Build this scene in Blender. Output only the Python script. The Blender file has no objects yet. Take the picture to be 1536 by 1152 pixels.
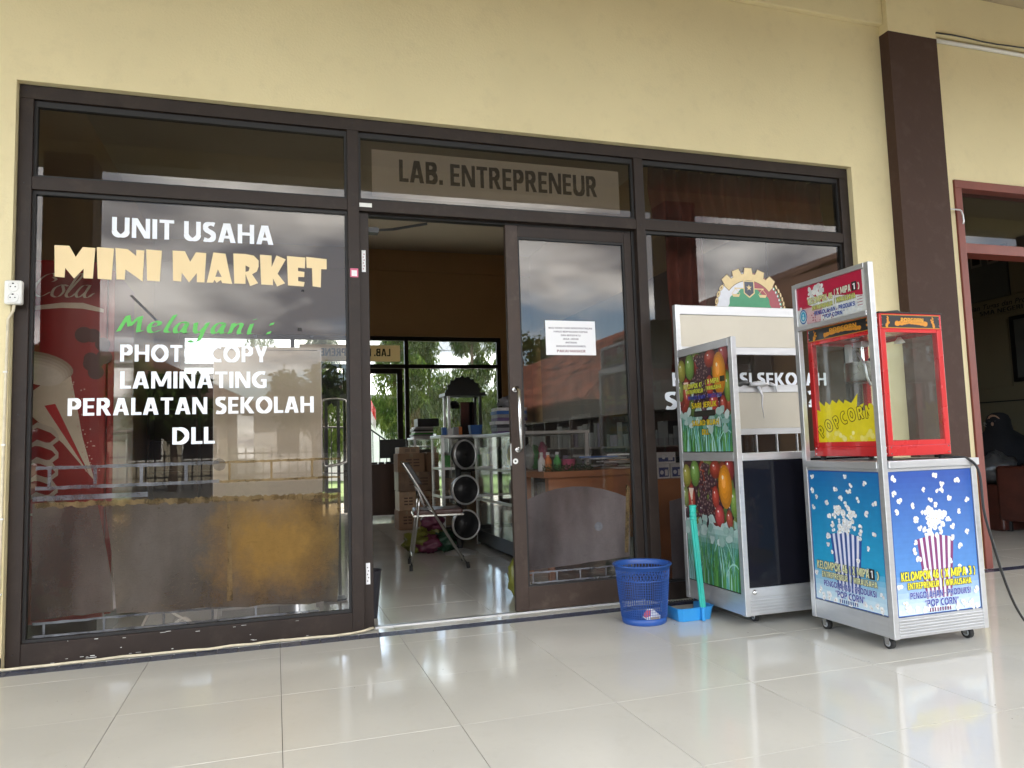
import bpy, math, random
import numpy as np
from mathutils import Vector, Matrix
random.seed(7)
SC = bpy.context.scene
COL = SC.collection
R = math.radians

# ---------------------------------------------------------------- camera
cam_data = bpy.data.cameras.new('camera')
cam = bpy.data.objects.new('camera', cam_data); COL.objects.link(cam)
yaw, pitch, roll = 0.3098, 0.0850, -0.0309
fw = Vector((math.sin(yaw)*math.cos(pitch), math.cos(yaw)*math.cos(pitch), math.sin(pitch)))
rt = Vector((math.cos(yaw), -math.sin(yaw), 0)); up = rt.cross(fw)
r2 = math.cos(roll)*rt + math.sin(roll)*up; u2 = -math.sin(roll)*rt + math.cos(roll)*up
cam.matrix_world = Matrix(((r2.x, u2.x, -fw.x, -0.019), (r2.y, u2.y, -fw.y, -4.168), (r2.z, u2.z, -fw.z, 0.968), (0, 0, 0, 1)))
cam_data.sensor_width = 36; cam_data.lens = 36*1114.14/1536
cam_data.clip_start = 0.05; cam_data.clip_end = 1500
SC.camera = cam

# ---------------------------------------------------------------- sky, sun, exposure
SUN_EL, SUN_AZ = R(52), R(28)      # azimuth clockwise from +Y
w = bpy.data.worlds.new('World'); SC.world = w; w.use_nodes = True
nt = w.node_tree; N = nt.nodes; L = nt.links; N.clear()
def nd(t, **k):
    n = N.new(t)
    for a, b in k.items(): setattr(n, a, b)
    return n
def mth(op, a, b=None, clamp=False):
    n = nd('ShaderNodeMath', operation=op, use_clamp=clamp)
    for i, v in enumerate((a, b)):
        if v is None: continue
        if isinstance(v, (int, float)): n.inputs[i].default_value = v
        else: L.new(v, n.inputs[i])
    return n.outputs[0]
out = nd('ShaderNodeOutputWorld'); bg = nd('ShaderNodeBackground')
sky = nd('ShaderNodeTexSky', sky_type='NISHITA', sun_disc=False, sun_elevation=SUN_EL, sun_rotation=SUN_AZ,
         air_density=1.0, dust_density=1.5, ozone_density=1.0)
tc = nd('ShaderNodeTexCoord'); sx = nd('ShaderNodeSeparateXYZ'); L.new(tc.outputs['Generated'], sx.inputs[0])
zc = mth('ADD', mth('MAXIMUM', sx.outputs[2], 0.0), 0.22)
cx = nd('ShaderNodeCombineXYZ'); L.new(mth('DIVIDE', sx.outputs[0], zc), cx.inputs[0]); L.new(mth('DIVIDE', sx.outputs[1], zc), cx.inputs[1])
cx.inputs[2].default_value = 3.7
n1 = nd('ShaderNodeTexNoise'); n1.inputs['Scale'].default_value = 1.15; n1.inputs['Detail'].default_value = 7; n1.inputs['Roughness'].default_value = .52; n1.inputs['Distortion'].default_value = .35
L.new(cx.outputs[0], n1.inputs['Vector'])
r1 = nd('ShaderNodeValToRGB'); r1.color_ramp.elements[0].position = .40; r1.color_ramp.elements[1].position = .52
L.new(n1.outputs[0], r1.inputs[0])
n2 = nd('ShaderNodeTexNoise'); n2.inputs['Scale'].default_value = 2.1; n2.inputs['Detail'].default_value = 5
L.new(cx.outputs[0], n2.inputs['Vector'])
r2_ = nd('ShaderNodeValToRGB'); e = r2_.color_ramp.elements
e[0].position = .40; e[0].color = (2.6, 2.65, 2.9, 1); e[1].position = .62; e[1].color = (11, 10.7, 10.2, 1)
L.new(n2.outputs[0], r2_.inputs[0])
mx = nd('ShaderNodeMix', data_type='RGBA'); L.new(r1.outputs[0], mx.inputs[0]); L.new(sky.outputs[0], mx.inputs[6]); L.new(r2_.outputs[0], mx.inputs[7])
L.new(mx.outputs[2], bg.inputs[0]); bg.inputs[1].default_value = 0.15
L.new(bg.outputs[0], out.inputs[0])
sd = bpy.data.lights.new('sun', 'SUN'); sd.energy = 3.5; sd.angle = R(.5); sd.color = (1, .95, .87)
sun = bpy.data.objects.new('sun', sd); COL.objects.link(sun)
to_sun = Vector((math.sin(SUN_AZ)*math.cos(SUN_EL), math.cos(SUN_AZ)*math.cos(SUN_EL), math.sin(SUN_EL)))
sun.rotation_euler = to_sun.to_track_quat('Z', 'Y').to_euler(); sun.location = (0, 0, 30)
SC.view_settings.view_transform = 'Standard'; SC.view_settings.look = 'None'
SC.view_settings.exposure = 2.72; SC.view_settings.gamma = 1; SC.view_settings.use_curve_mapping = False
SC.render.engine = 'CYCLES'
cy = SC.cycles
cy.max_bounces = 12; cy.diffuse_bounces = 6; cy.glossy_bounces = 6; cy.transmission_bounces = 6; cy.transparent_max_bounces = 24
cy.use_denoising = True; cy.denoiser = 'OPENIMAGEDENOISE'; cy.sample_clamp_indirect = 6; cy.caustics_reflective = False; cy.caustics_refractive = False

# ---------------------------------------------------------------- materials
def base(name):
    m = bpy.data.materials.new(name); m.use_nodes = True
    t = m.node_tree; b = t.nodes['Principled BSDF']
    return m, t, b
def mat(name, col, rough=.5, metal=0, var=.06, vs=4, bump=0, bs=40, spec=.5, coat=0, rvar=0, stretch=None, dirt=0, dcol=(.05, .04, .03)):
    m, t, b = base(name); n = t.nodes; l = t.links
    b.inputs['Metallic'].default_value = metal; b.inputs['Roughness'].default_value = rough
    b.inputs['Specular IOR Level'].default_value = spec; b.inputs['Coat Weight'].default_value = coat; b.inputs['Coat Roughness'].default_value = .05
    tcn = n.new('ShaderNodeTexCoord'); mp = n.new('ShaderNodeMapping'); l.new(tcn.outputs['Object'], mp.inputs[0])
    if stretch: mp.inputs['Scale'].default_value = stretch
    no = n.new('ShaderNodeTexNoise'); no.inputs['Scale'].default_value = vs; no.inputs['Detail'].default_value = 6; l.new(mp.outputs[0], no.inputs['Vector'])
    rp = n.new('ShaderNodeValToRGB'); rp.color_ramp.elements[0].position = .3; rp.color_ramp.elements[1].position = .7
    rp.color_ramp.elements[0].color = tuple(max(0, c*(1-var)) for c in col)+(1,); rp.color_ramp.elements[1].color = tuple(min(1, c*(1+var)) for c in col)+(1,)
    l.new(no.outputs[0], rp.inputs[0]); last = rp.outputs[0]
    if dirt:
        d = n.new('ShaderNodeTexNoise'); d.inputs['Scale'].default_value = 9; d.inputs['Detail'].default_value = 9; d.inputs['Roughness'].default_value = .7; l.new(tcn.outputs['Object'], d.inputs['Vector'])
        dr = n.new('ShaderNodeValToRGB'); dr.color_ramp.elements[0].position = .52; dr.color_ramp.elements[1].position = .75; dr.color_ramp.elements[1].color = (dirt,)*3+(1,)
        l.new(d.outputs[0], dr.inputs[0])
        mm = n.new('ShaderNodeMix'); mm.data_type = 'RGBA'; l.new(dr.outputs[0], mm.inputs[0]); l.new(last, mm.inputs[6]); mm.inputs[7].default_value = dcol+(1,); last = mm.outputs[2]
    l.new(last, b.inputs['Base Color'])
    if rvar:
        mr = n.new('ShaderNodeMapRange'); mr.inputs['To Min'].default_value = max(0, rough-rvar); mr.inputs['To Max'].default_value = rough+rvar
        l.new(no.outputs[0], mr.inputs[0]); l.new(mr.outputs[0], b.inputs['Roughness'])
    if bump:
        bn = n.new('ShaderNodeTexNoise'); bn.inputs['Scale'].default_value = bs; bn.inputs['Detail'].default_value = 4; l.new(mp.outputs[0], bn.inputs['Vector'])
        bp = n.new('ShaderNodeBump'); bp.inputs['Strength'].default_value = bump; bp.inputs['Distance'].default_value = .01
        l.new(bn.outputs[0], bp.inputs['Height']); l.new(bp.outputs[0], b.inputs['Normal'])
    return m
def glass(name, tint, f0, dust=.02, dcol=(.5, .48, .44), wave=.0, rough=0.0, dscale=3):
    m, t, b = base(name); n = t.nodes; l = t.links; n.remove(b)
    o = n['Material Output']
    tr = n.new('ShaderNodeBsdfTransparent'); tr.inputs[0].default_value = tint+(1,)
    gl = n.new('ShaderNodeBsdfGlossy'); gl.inputs['Roughness'].default_value = rough; gl.inputs[0].default_value = (1, 1, 1, 1)
    lw = n.new('ShaderNodeLayerWeight'); lw.inputs[0].default_value = .5
    pw = n.new('ShaderNodeMath'); pw.operation = 'POWER'; l.new(lw.outputs['Facing'], pw.inputs[0]); pw.inputs[1].default_value = 5
    ma = n.new('ShaderNodeMath'); ma.operation = 'MULTIPLY_ADD'; l.new(pw.outputs[0], ma.inputs[0]); ma.inputs[1].default_value = 1-f0; ma.inputs[2].default_value = f0
    ms = n.new('ShaderNodeMixShader'); l.new(ma.outputs[0], ms.inputs[0]); l.new(tr.outputs[0], ms.inputs[1]); l.new(gl.outputs[0], ms.inputs[2])
    df = n.new('ShaderNodeBsdfDiffuse'); df.inputs[0].default_value = dcol+(1,)
    tcn = n.new('ShaderNodeTexCoord')
    no = n.new('ShaderNodeTexNoise'); no.inputs['Scale'].default_value = dscale; no.inputs['Detail'].default_value = 8; no.inputs['Roughness'].default_value = .65; l.new(tcn.outputs['Object'], no.inputs['Vector'])
    mr = n.new('ShaderNodeMapRange'); mr.inputs[1].default_value = .35; mr.inputs[2].default_value = .8; mr.inputs[3].default_value = dust*.4; mr.inputs[4].default_value = dust*2.5; l.new(no.outputs[0], mr.inputs[0])
    m2 = n.new('ShaderNodeMixShader'); l.new(mr.outputs[0], m2.inputs[0]); l.new(ms.outputs[0], m2.inputs[1]); l.new(df.outputs[0], m2.inputs[2])
    l.new(m2.outputs[0], o.inputs[0])
    if wave:
        w_ = n.new('ShaderNodeTexNoise'); w_.inputs['Scale'].default_value = .9; w_.inputs['Detail'].default_value = 1; l.new(tcn.outputs['Object'], w_.inputs['Vector'])
        bp = n.new('ShaderNodeBump'); bp.inputs['Strength'].default_value = 1; bp.inputs['Distance'].default_value = wave; l.new(w_.outputs[0], bp.inputs['Height']); l.new(bp.outputs[0], gl.inputs['Normal'])
    return m
def print_mat(name, rough=.35, coat=.3):
    m, t, b = base(name); n = t.nodes; l = t.links
    a = n.new('ShaderNodeVertexColor'); a.layer_name = 'Col'
    no = n.new('ShaderNodeTexNoise'); no.inputs['Scale'].default_value = 30; no.inputs['Detail'].default_value = 5
    tcn = n.new('ShaderNodeTexCoord'); l.new(tcn.outputs['Object'], no.inputs['Vector'])
    mr = n.new('ShaderNodeMapRange'); mr.inputs[3].default_value = .86; mr.inputs[4].default_value = 1.1; l.new(no.outputs[0], mr.inputs[0])
    mm = n.new('ShaderNodeMix'); mm.data_type = 'RGBA'; mm.blend_type = 'MULTIPLY'; mm.inputs[0].default_value = 1
    l.new(a.outputs[0], mm.inputs[6]); l.new(mr.outputs[0], mm.inputs[7]); l.new(mm.outputs[2], b.inputs['Base Color'])
    b.inputs['Roughness'].default_value = rough; b.inputs['Coat Weight'].default_value = coat; b.inputs['Coat Roughness'].default_value = .15
    return m
def leaf_mat(name, c1, c2, tl=.35):
    m, t, b = base(name); n = t.nodes; l = t.links; n.remove(b); o = n['Material Output']
    tcn = n.new('ShaderNodeTexCoord'); no = n.new('ShaderNodeTexNoise'); no.inputs['Scale'].default_value = 2.2; no.inputs['Detail'].default_value = 6; no.inputs['Roughness'].default_value = .7; l.new(tcn.outputs['Object'], no.inputs['Vector'])
    rp = n.new('ShaderNodeValToRGB'); rp.color_ramp.elements[0].position = .35; rp.color_ramp.elements[1].position = .65
    rp.color_ramp.elements[0].color = c1+(1,); rp.color_ramp.elements[1].color = c2+(1,); l.new(no.outputs[0], rp.inputs[0])
    d = n.new('ShaderNodeBsdfDiffuse'); tr = n.new('ShaderNodeBsdfTranslucent'); ms = n.new('ShaderNodeMixShader'); ms.inputs[0].default_value = tl
    l.new(rp.outputs[0], d.inputs[0]); l.new(rp.outputs[0], tr.inputs[0]); l.new(d.outputs[0], ms.inputs[1]); l.new(tr.outputs[0], ms.inputs[2]); l.new(ms.outputs[0], o.inputs[0])
    return m
M = {}
M['wall'] = mat('cream_paint', (.73, .635, .385), .72, var=.05, vs=1.2, bump=.18, bs=90, dirt=.22, dcol=(.50, .43, .27))
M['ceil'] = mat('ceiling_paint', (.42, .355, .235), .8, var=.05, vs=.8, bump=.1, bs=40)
M['brown_al'] = mat('brown_aluminium', (.025, .0165, .013), .5, 0, spec=.3, var=.18, vs=6, bump=.04, bs=200, rvar=.08, dirt=.18, dcol=(.12, .09, .07))
M['brown_door'] = mat('brown_door_aluminium', (.044, .028, .021), .48, 0, spec=.35, var=.15, vs=5, bump=.04, bs=200, rvar=.08, dirt=.2, dcol=(.2, .16, .13))
M['gasket'] = mat('black_gasket', (.012, .011, .011), .6)
M['inner_wall'] = mat('dimmed_inner_paint', (.44, .29, .15), .8, var=.06, vs=1.2, bump=.1, bs=50)  # the cream wall paint again, darkened to put the room's dimness into its colour
M['inner_ceil'] = mat('dimmed_ceiling_paint', (.32, .27, .21), .8, var=.05, vs=1)  # ceiling paint made greyer and darker for the dim room
M['column'] = mat('brown_paint', (.058, .031, .023), .7, spec=.3, var=.08, vs=2, bump=.1, bs=50, dirt=.2, dcol=(.14, .1, .09))
M['red_frame'] = mat('red_brown_paint', (.20, .045, .03), .45, var=.12, vs=5, bump=.06)
M['tile'] = mat('porcelain_tile', (.64, .625, .565), .085, var=.05, vs=2.2, rvar=.05, spec=.55, dirt=.16, dcol=(.38, .36, .31), bump=.015, bs=9)
M['grout'] = mat('grout', (.11, .105, .09), .9)
M['navy'] = mat('navy_glazed_tile', (.045, .055, .10), .25, var=.6, vs=90, bump=.5, bs=160)
M['concrete'] = mat('concrete', (.30, .29, .27), .9, var=.15, vs=2, bump=.3, bs=20)
M['paving'] = mat('courtyard_paving', (.07, .068, .06), .9, var=.25, vs=.6, bump=.3, bs=8, dirt=.3, dcol=(.07, .10, .04))
M['grass'] = mat('lawn', (.08, .14, .03), .95, var=.4, vs=6, bump=.6, bs=60)
M['roof'] = mat('terracotta', (.21, .07, .043), .8, var=.9, vs=1.6, bump=.3, bs=30, dirt=.8, dcol=(.04, .022, .018), stretch=(2.2, .8, 2.2))
M['roof2'] = mat('old_terracotta', (.09, .045, .032), .85, var=.4, vs=2.5, bump=.3, bs=30)
M['white_wall'] = mat('white_render', (.62, .61, .58), .8, var=.06, vs=1, bump=.1)
M['beige_wall'] = mat('beige_render', (.3, .27, .2), .8, var=.08, vs=1, bump=.1)
M['brown_wall'] = mat('brown_render', (.028, .020, .016), .8, var=.2, vs=2, bump=.2)
M['bark'] = mat('bark', (.14, .10, .07), .95, var=.3, vs=12, bump=.5, bs=30)
M['leaf'] = leaf_mat('foliage', (.025, .055, .016), (.10, .15, .035))
M['leaf2'] = leaf_mat('weeping_foliage', (.03, .075, .018), (.16, .20, .045), .4)
M['dark_metal'] = mat('dark_metal', (.03, .03, .035), .45, .6)
M['steel'] = mat('chrome', (.58, .58, .57), .2, 1, var=.05, rvar=.05)
M['alu'] = mat('mill_aluminium', (.62, .63, .64), .36, .75, var=.05, vs=6, bump=.03, bs=60, rvar=.07, stretch=(1, 1, 8), dirt=.12, dcol=(.35, .33, .3))
M['cream_panel'] = mat('cream_laminate', (.62, .57, .47), .45, var=.05, vs=2, dirt=.2, dcol=(.5, .44, .34))
M['black_glass'] = mat('black_tinted_glass', (.008, .008, .012), .08, spec=.2, rvar=.02)
M['glass'] = glass('tinted_glass', (.80, .775, .75), 0.030, .004, wave=.0012)
M['glass_dirty'] = glass('tinted_glass_transom', (.72, .69, .66), 0.030, .006, wave=.0012)
M['clear'] = glass('clear_glass', (.93, .95, .94), .04, .02)
M['back_glass'] = glass('hazy_glass', (.90, .93, .92), .03, .20, (.55, .58, .55), dscale=2)
M['white_vinyl'] = mat('white_vinyl', (.80, .83, .88), .4, var=.02, dirt=.06, dcol=(.6, .6, .62))
M['sand_vinyl'] = mat('sand_vinyl', (.80, .62, .34), .45, var=.03, vs=3)
M['green_vinyl'] = mat('green_vinyl', (.10, .46, .08), .45, var=.08, vs=6)
M['dark_vinyl'] = mat('dark_vinyl', (.02, .02, .018), .5, var=.2)
M['blue_plastic'] = mat('blue_plastic', (.018, .075, .30), .42, var=.12, dirt=.25, dcol=(.10, .13, .22))
M['sky_plastic'] = mat('light_blue_plastic', (.03, .27, .62), .35, var=.08)
M['teal_plastic'] = mat('teal_plastic', (.02, .40, .33), .45, var=.12, dirt=.25, dcol=(.12, .28, .24))
M['red_paint'] = mat('red_enamel', (.55, .02, .022), .28, var=.08, coat=.5, rvar=.05)
M['kettle_steel'] = mat('greasy_steel', (.30, .29, .27), .28, 1, var=.3, vs=14, rvar=.1, dirt=.5, dcol=(.10, .07, .04))
M['black'] = mat('black_plastic', (.012, .012, .013), .4, var=.2)
M['black_cloth'] = mat('black_cloth', (.010, .010, .012), .95, var=.3, bump=.4, bs=60)
M['skin'] = mat('skin', (.35, .20, .13), .55)
M['rubber'] = mat('rubber', (.02, .02, .02), .7)
M['white_plastic'] = mat('white_plastic', (.75, .75, .72), .4, var=.04, dirt=.15, dcol=(.5, .48, .42))
M['cable_cream'] = mat('cream_cable', (.62, .55, .40), .5, var=.15, vs=20, dirt=.4, dcol=(.28, .24, .18))
M['paper'] = mat('paper', (.82, .82, .84), .8, var=.02)
M['card'] = mat('cardboard', (.30, .18, .11), .85, var=.12, vs=8, bump=.1)
M['wood'] = mat('dark_wood_laminate', (.085, .045, .032), .5, var=.25, vs=5, stretch=(1, 1, .15))
M['orange_wood'] = mat('orange_wood', (.34, .13, .05), .5, var=.2, vs=6, stretch=(.2, 1, 1))
M['curtain'] = mat('maroon_curtain', (.14, .035, .025), .9, var=.15, vs=20, bump=.2, bs=90)
M['fridge_red'] = mat('red_fridge', (.27, .008, .010), .3, var=.05, coat=.4)
M['leather'] = mat('oxblood_leather', (.065, .018, .012), .38, var=.25, vs=8, bump=.3, bs=60)
M['grey_cloth'] = mat('grey_wrap', (.06, .06, .06), .3, var=.3, vs=10, bump=.5, bs=14)
M['print'] = print_mat('printed_vinyl')
M['yellow_bag'] = mat('yellow_bag', (.17, .17, .03), .4, var=.15, bump=.4, bs=14)
M['pink_bag'] = mat('pink_bag', (.13, .025, .06), .4, var=.15, bump=.4, bs=14)
M['green_bag'] = mat('green_bag', (.02, .07, .04), .4, var=.15, bump=.4, bs=14)
M['sign_panel'] = mat('faded_sign_panel', (.42, .40, .35), .7, var=.06, vs=3, dirt=.2, dcol=(.18, .15, .12))
M['office_wall'] = mat('office_wall', (.22, .19, .12), .8, var=.08, vs=1)
M['grey_board'] = mat('grey_board', (.10, .105, .10), .7, var=.1)

# film residue: a scratched, half-clear brown sheet
def film_mat(name, tint, scat, amt, gold=None, scale=5, glow_stain=0):
    m, t, b = base(name); n = t.nodes; l = t.links; n.remove(b); o = n['Material Output']
    tcn = n.new('ShaderNodeTexCoord')
    def noise(s, d=8, r=.6, st=None):
        mp = n.new('ShaderNodeMapping'); l.new(tcn.outputs['Object'], mp.inputs[0])
        if st: mp.inputs['Scale'].default_value = st
        k = n.new('ShaderNodeTexNoise'); k.inputs['Scale'].default_value = s; k.inputs['Detail'].default_value = d; k.inputs['Roughness'].default_value = r; l.new(mp.outputs[0], k.inputs['Vector']); return k.outputs[0]
    tr = n.new('ShaderNodeBsdfTransparent'); df = n.new('ShaderNodeBsdfDiffuse'); tl = n.new('ShaderNodeBsdfTranslucent')
    rp = n.new('ShaderNodeValToRGB'); rp.color_ramp.elements[0].position = .36; rp.color_ramp.elements[1].position = .66
    rp.color_ramp.elements[0].color = tuple(c*.45 for c in scat)+(1,); rp.color_ramp.elements[1].color = tuple(min(1, c*1.35) for c in scat)+(1,)
    l.new(noise(scale*.55, 3, .5, (1, 1, .3)), rp.inputs[0]); l.new(rp.outputs[0], df.inputs[0]); l.new(rp.outputs[0], tl.inputs[0])
    r3 = n.new('ShaderNodeValToRGB'); r3.color_ramp.elements[0].position = .4; r3.color_ramp.elements[1].position = .6
    r3.color_ramp.elements[0].color = tint+(1,); r3.color_ramp.elements[1].color = (gold or tint)+(1,); l.new(noise(scale*.35, 3), r3.inputs[0]); l.new(r3.outputs[0], tr.inputs[0])
    md = n.new('ShaderNodeMixShader'); md.inputs[0].default_value = .35; l.new(df.outputs[0], md.inputs[1]); l.new(tl.outputs[0], md.inputs[2])
    if glow_stain:   # gold glow of the cream case behind, painted in together with yellowed glue
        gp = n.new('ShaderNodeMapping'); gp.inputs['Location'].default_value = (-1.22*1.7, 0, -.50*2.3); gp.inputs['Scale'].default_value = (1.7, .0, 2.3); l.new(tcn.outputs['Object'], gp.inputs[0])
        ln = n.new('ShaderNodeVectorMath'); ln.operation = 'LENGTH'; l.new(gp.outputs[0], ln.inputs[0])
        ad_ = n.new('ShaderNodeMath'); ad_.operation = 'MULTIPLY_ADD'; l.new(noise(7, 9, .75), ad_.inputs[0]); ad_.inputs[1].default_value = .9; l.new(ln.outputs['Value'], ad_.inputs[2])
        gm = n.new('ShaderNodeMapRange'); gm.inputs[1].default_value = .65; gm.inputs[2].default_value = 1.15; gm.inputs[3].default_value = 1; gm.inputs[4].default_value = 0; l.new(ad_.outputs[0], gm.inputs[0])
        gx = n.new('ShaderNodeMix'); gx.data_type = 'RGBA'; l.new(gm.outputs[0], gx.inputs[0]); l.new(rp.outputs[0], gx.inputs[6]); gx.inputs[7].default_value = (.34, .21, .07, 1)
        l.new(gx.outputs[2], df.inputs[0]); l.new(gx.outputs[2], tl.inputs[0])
    # fine horizontal crazing and vertical brushed haze
    cr = n.new('ShaderNodeTexVoronoi'); cr.feature = 'DISTANCE_TO_EDGE'; cr.inputs['Scale'].default_value = 60
    mp = n.new('ShaderNodeMapping'); mp.inputs['Scale'].default_value = (.35, 1, 1.5); l.new(tcn.outputs['Object'], mp.inputs[0]); l.new(mp.outputs[0], cr.inputs['Vector'])
    c2 = n.new('ShaderNodeMapRange'); c2.inputs[1].default_value = 0; c2.inputs[2].default_value = .03; c2.inputs[3].default_value = -.13; c2.inputs[4].default_value = 0; l.new(cr.outputs['Distance'], c2.inputs[0])
    mr = n.new('ShaderNodeMapRange'); mr.inputs[1].default_value = .3; mr.inputs[2].default_value = .7; mr.inputs[3].default_value = amt*.85; mr.inputs[4].default_value = min(1, amt*1.12); l.new(noise(scale*2.2, 10, .75, (1, 1, .6)), mr.inputs[0])
    ad = n.new('ShaderNodeMath'); ad.operation = 'ADD'; ad.use_clamp = True; l.new(mr.outputs[0], ad.inputs[0]); l.new(c2.outputs[0], ad.inputs[1])
    ms = n.new('ShaderNodeMixShader'); l.new(ad.outputs[0], ms.inputs[0]); l.new(tr.outputs[0], ms.inputs[1]); l.new(md.outputs[0], ms.inputs[2]); l.new(ms.outputs[0], o.inputs[0])
    return m
M['film'] = film_mat('brown_film', (.75, .60, .36), (.125, .108, .095), .74, (.95, .66, .26), glow_stain=1)
M['film_door'] = film_mat('grey_film', (.5, .46, .44), (.15, .13, .13), .82)
M['residue'] = film_mat('tape_residue', (.7, .68, .65), (.30, .31, .34), .55, scale=14)
M['residue_tan'] = film_mat('tan_glue', (.8, .68, .48), (.26, .19, .10), .62, scale=26)
M['haze_film'] = film_mat('faint_haze', (.85, .85, .85), (.3, .3, .3), .10, scale=12)

# ---------------------------------------------------------------- mesh helpers
class MB:
    def __init__(s): s.v = []; s.f = []; s.c = []
    def add(s, vs, fs, col=None):
        o = len(s.v); s.v += [tuple(p) for p in vs]; s.f += [tuple(i+o for i in f) for f in fs]; s.c += [col]*len(fs); return s
    def box(s, x0, x1, y0, y1, z0, z1, col=None):
        if x0 > x1: x0, x1 = x1, x0
        if y0 > y1: y0, y1 = y1, y0
        if z0 > z1: z0, z1 = z1, z0
        return s.add([(x0, y0, z0), (x1, y0, z0), (x1, y1, z0), (x0, y1, z0), (x0, y0, z1), (x1, y0, z1), (x1, y1, z1), (x0, y1, z1)],
                     [(3, 2, 1, 0), (4, 5, 6, 7), (0, 1, 5, 4), (1, 2, 6, 5), (2, 3, 7, 6), (3, 0, 4, 7)], col)
    def tube(s, pts, r, n=8, caps=True):
        pts = [Vector(p) for p in pts]; rs = r if isinstance(r, (list, tuple)) else [r]*len(pts)
        vs = []; fs = []; pu = None
        for i, p in enumerate(pts):
            d = (pts[min(i+1, len(pts)-1)]-pts[max(i-1, 0)]).normalized()
            if pu is None: pu = d.orthogonal().normalized()
            pu = (pu-d*pu.dot(d)).normalized(); pv = d.cross(pu)
            for k in range(n):
                a = 2*math.pi*k/n; vs.append(p+(pu*math.cos(a)+pv*math.sin(a))*rs[i])
        for i in range(len(pts)-1):
            for k in range(n): fs.append((i*n+k, i*n+(k+1) % n, (i+1)*n+(k+1) % n, (i+1)*n+k))
        if caps: fs += [tuple(range(n))[::-1], tuple((len(pts)-1)*n+k for k in range(n))]
        return s.add(vs, fs)
    def lathe(s, c, prof, n=24, axis=(0, 0, 1), caps=True, sx=1, sy=1):
        ax = Vector(axis).normalized(); u = ax.orthogonal().normalized() if abs(ax.z) < .99 else Vector((1, 0, 0)); v = ax.cross(u); c = Vector(c)
        vs = []; fs = []
        for r, h in prof:
            for k in range(n):
                a = 2*math.pi*k/n; vs.append(c+ax*h+u*(r*math.cos(a)*sx)+v*(r*math.sin(a)*sy))
        for i in range(len(prof)-1):
            for k in range(n): fs.append((i*n+k, i*n+(k+1) % n, (i+1)*n+(k+1) % n, (i+1)*n+k))
        if caps: fs += [tuple(range(n))[::-1], tuple((len(prof)-1)*n+k for k in range(n))]
        return s.add(vs, fs)
    def prism(s, poly, y0, y1, plane='xz'):   # outline extruded along the third axis
        n = len(poly)
        mk = {'xz': lambda a, b, t: (a, t, b), 'yz': lambda a, b, t: (t, a, b), 'xy': lambda a, b, t: (a, b, t)}[plane]
        vs = [mk(a, b, y0) for a, b in poly]+[mk(a, b, y1) for a, b in poly]
        fs = [tuple(range(n)), tuple(range(n, 2*n))[::-1]]+[(i, i+n, (i+1) % n+n, (i+1) % n) for i in range(n)]
        return s.add(vs, fs)
    def build(s, name, m, parent=None, smooth=False, bevel=0, seg=2, subd=0):
        me = bpy.data.meshes.new(name)
        off = Vector((0, 0, 0)); p = parent
        while p is not None: off += p.location; p = p.parent
        me.from_pydata([tuple(Vector(v)-off) for v in s.v], [], s.f)
        if any(c is not None for c in s.c):
            a = me.color_attributes.new('Col', 'FLOAT_COLOR', 'CORNER'); arr = []
            for f, c in zip(me.polygons, s.c): arr += list((c or (1, 1, 1))[:3]+(1,))*f.loop_total
            a.data.foreach_set('color', arr)
        if smooth: me.polygons.foreach_set('use_smooth', [True]*len(me.polygons))
        me.materials.append(M[m] if isinstance(m, str) else m); me.update()
        o = bpy.data.objects.new(name, me); COL.objects.link(o)
        if parent is not None: o.parent = parent
        if bevel:
            b = o.modifiers.new('bevel', 'BEVEL'); b.width = bevel; b.segments = seg; b.limit_method = 'ANGLE'; b.angle_limit = R(40)
        if subd:
            b = o.modifiers.new('sub', 'SUBSURF'); b.levels = b.render_levels = subd
        return o
def bx(name, m, parent, *d, **k): return MB().box(*d).build(name, m, parent, **k)
def tag(o, label=None, cat=None, group=None, kind=None):
    for a, b in (('label', label), ('category', cat), ('group', group), ('kind', kind)):
        if b: o[a] = b
    return o
def empty(name, loc, label, cat, group=None, rz=0):
    o = bpy.data.objects.new(name, None); o.empty_display_size = .05; COL.objects.link(o); o.location = loc; o.rotation_euler.z = rz
    return tag(o, label, cat, group)
def copy_tree(o, parent=None, loc=None, label=None):
    c = o.copy(); COL.objects.link(c)
    if parent is not None: c.parent = parent
    if loc is not None: c.location = loc
    if label: c['label'] = label
    for ch in list(o.children): copy_tree(ch, c)
    return c

def crom(pts, n=5):
    P = [pts[0]]+list(pts)+[pts[-1]]; o = []
    for i in range(1, len(P)-2):
        for k in range(n):
            t = k/n; a, b, c, d = (np.array(P[i+j], float) for j in (-1, 0, 1, 2))
            o.append(tuple(.5*((2*b)+(c-a)*t+(2*a-5*b+4*c-d)*t*t+(3*b-a-3*c+d)*t**3)))
    o.append(tuple(float(x) for x in pts[-1])); return o

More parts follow.
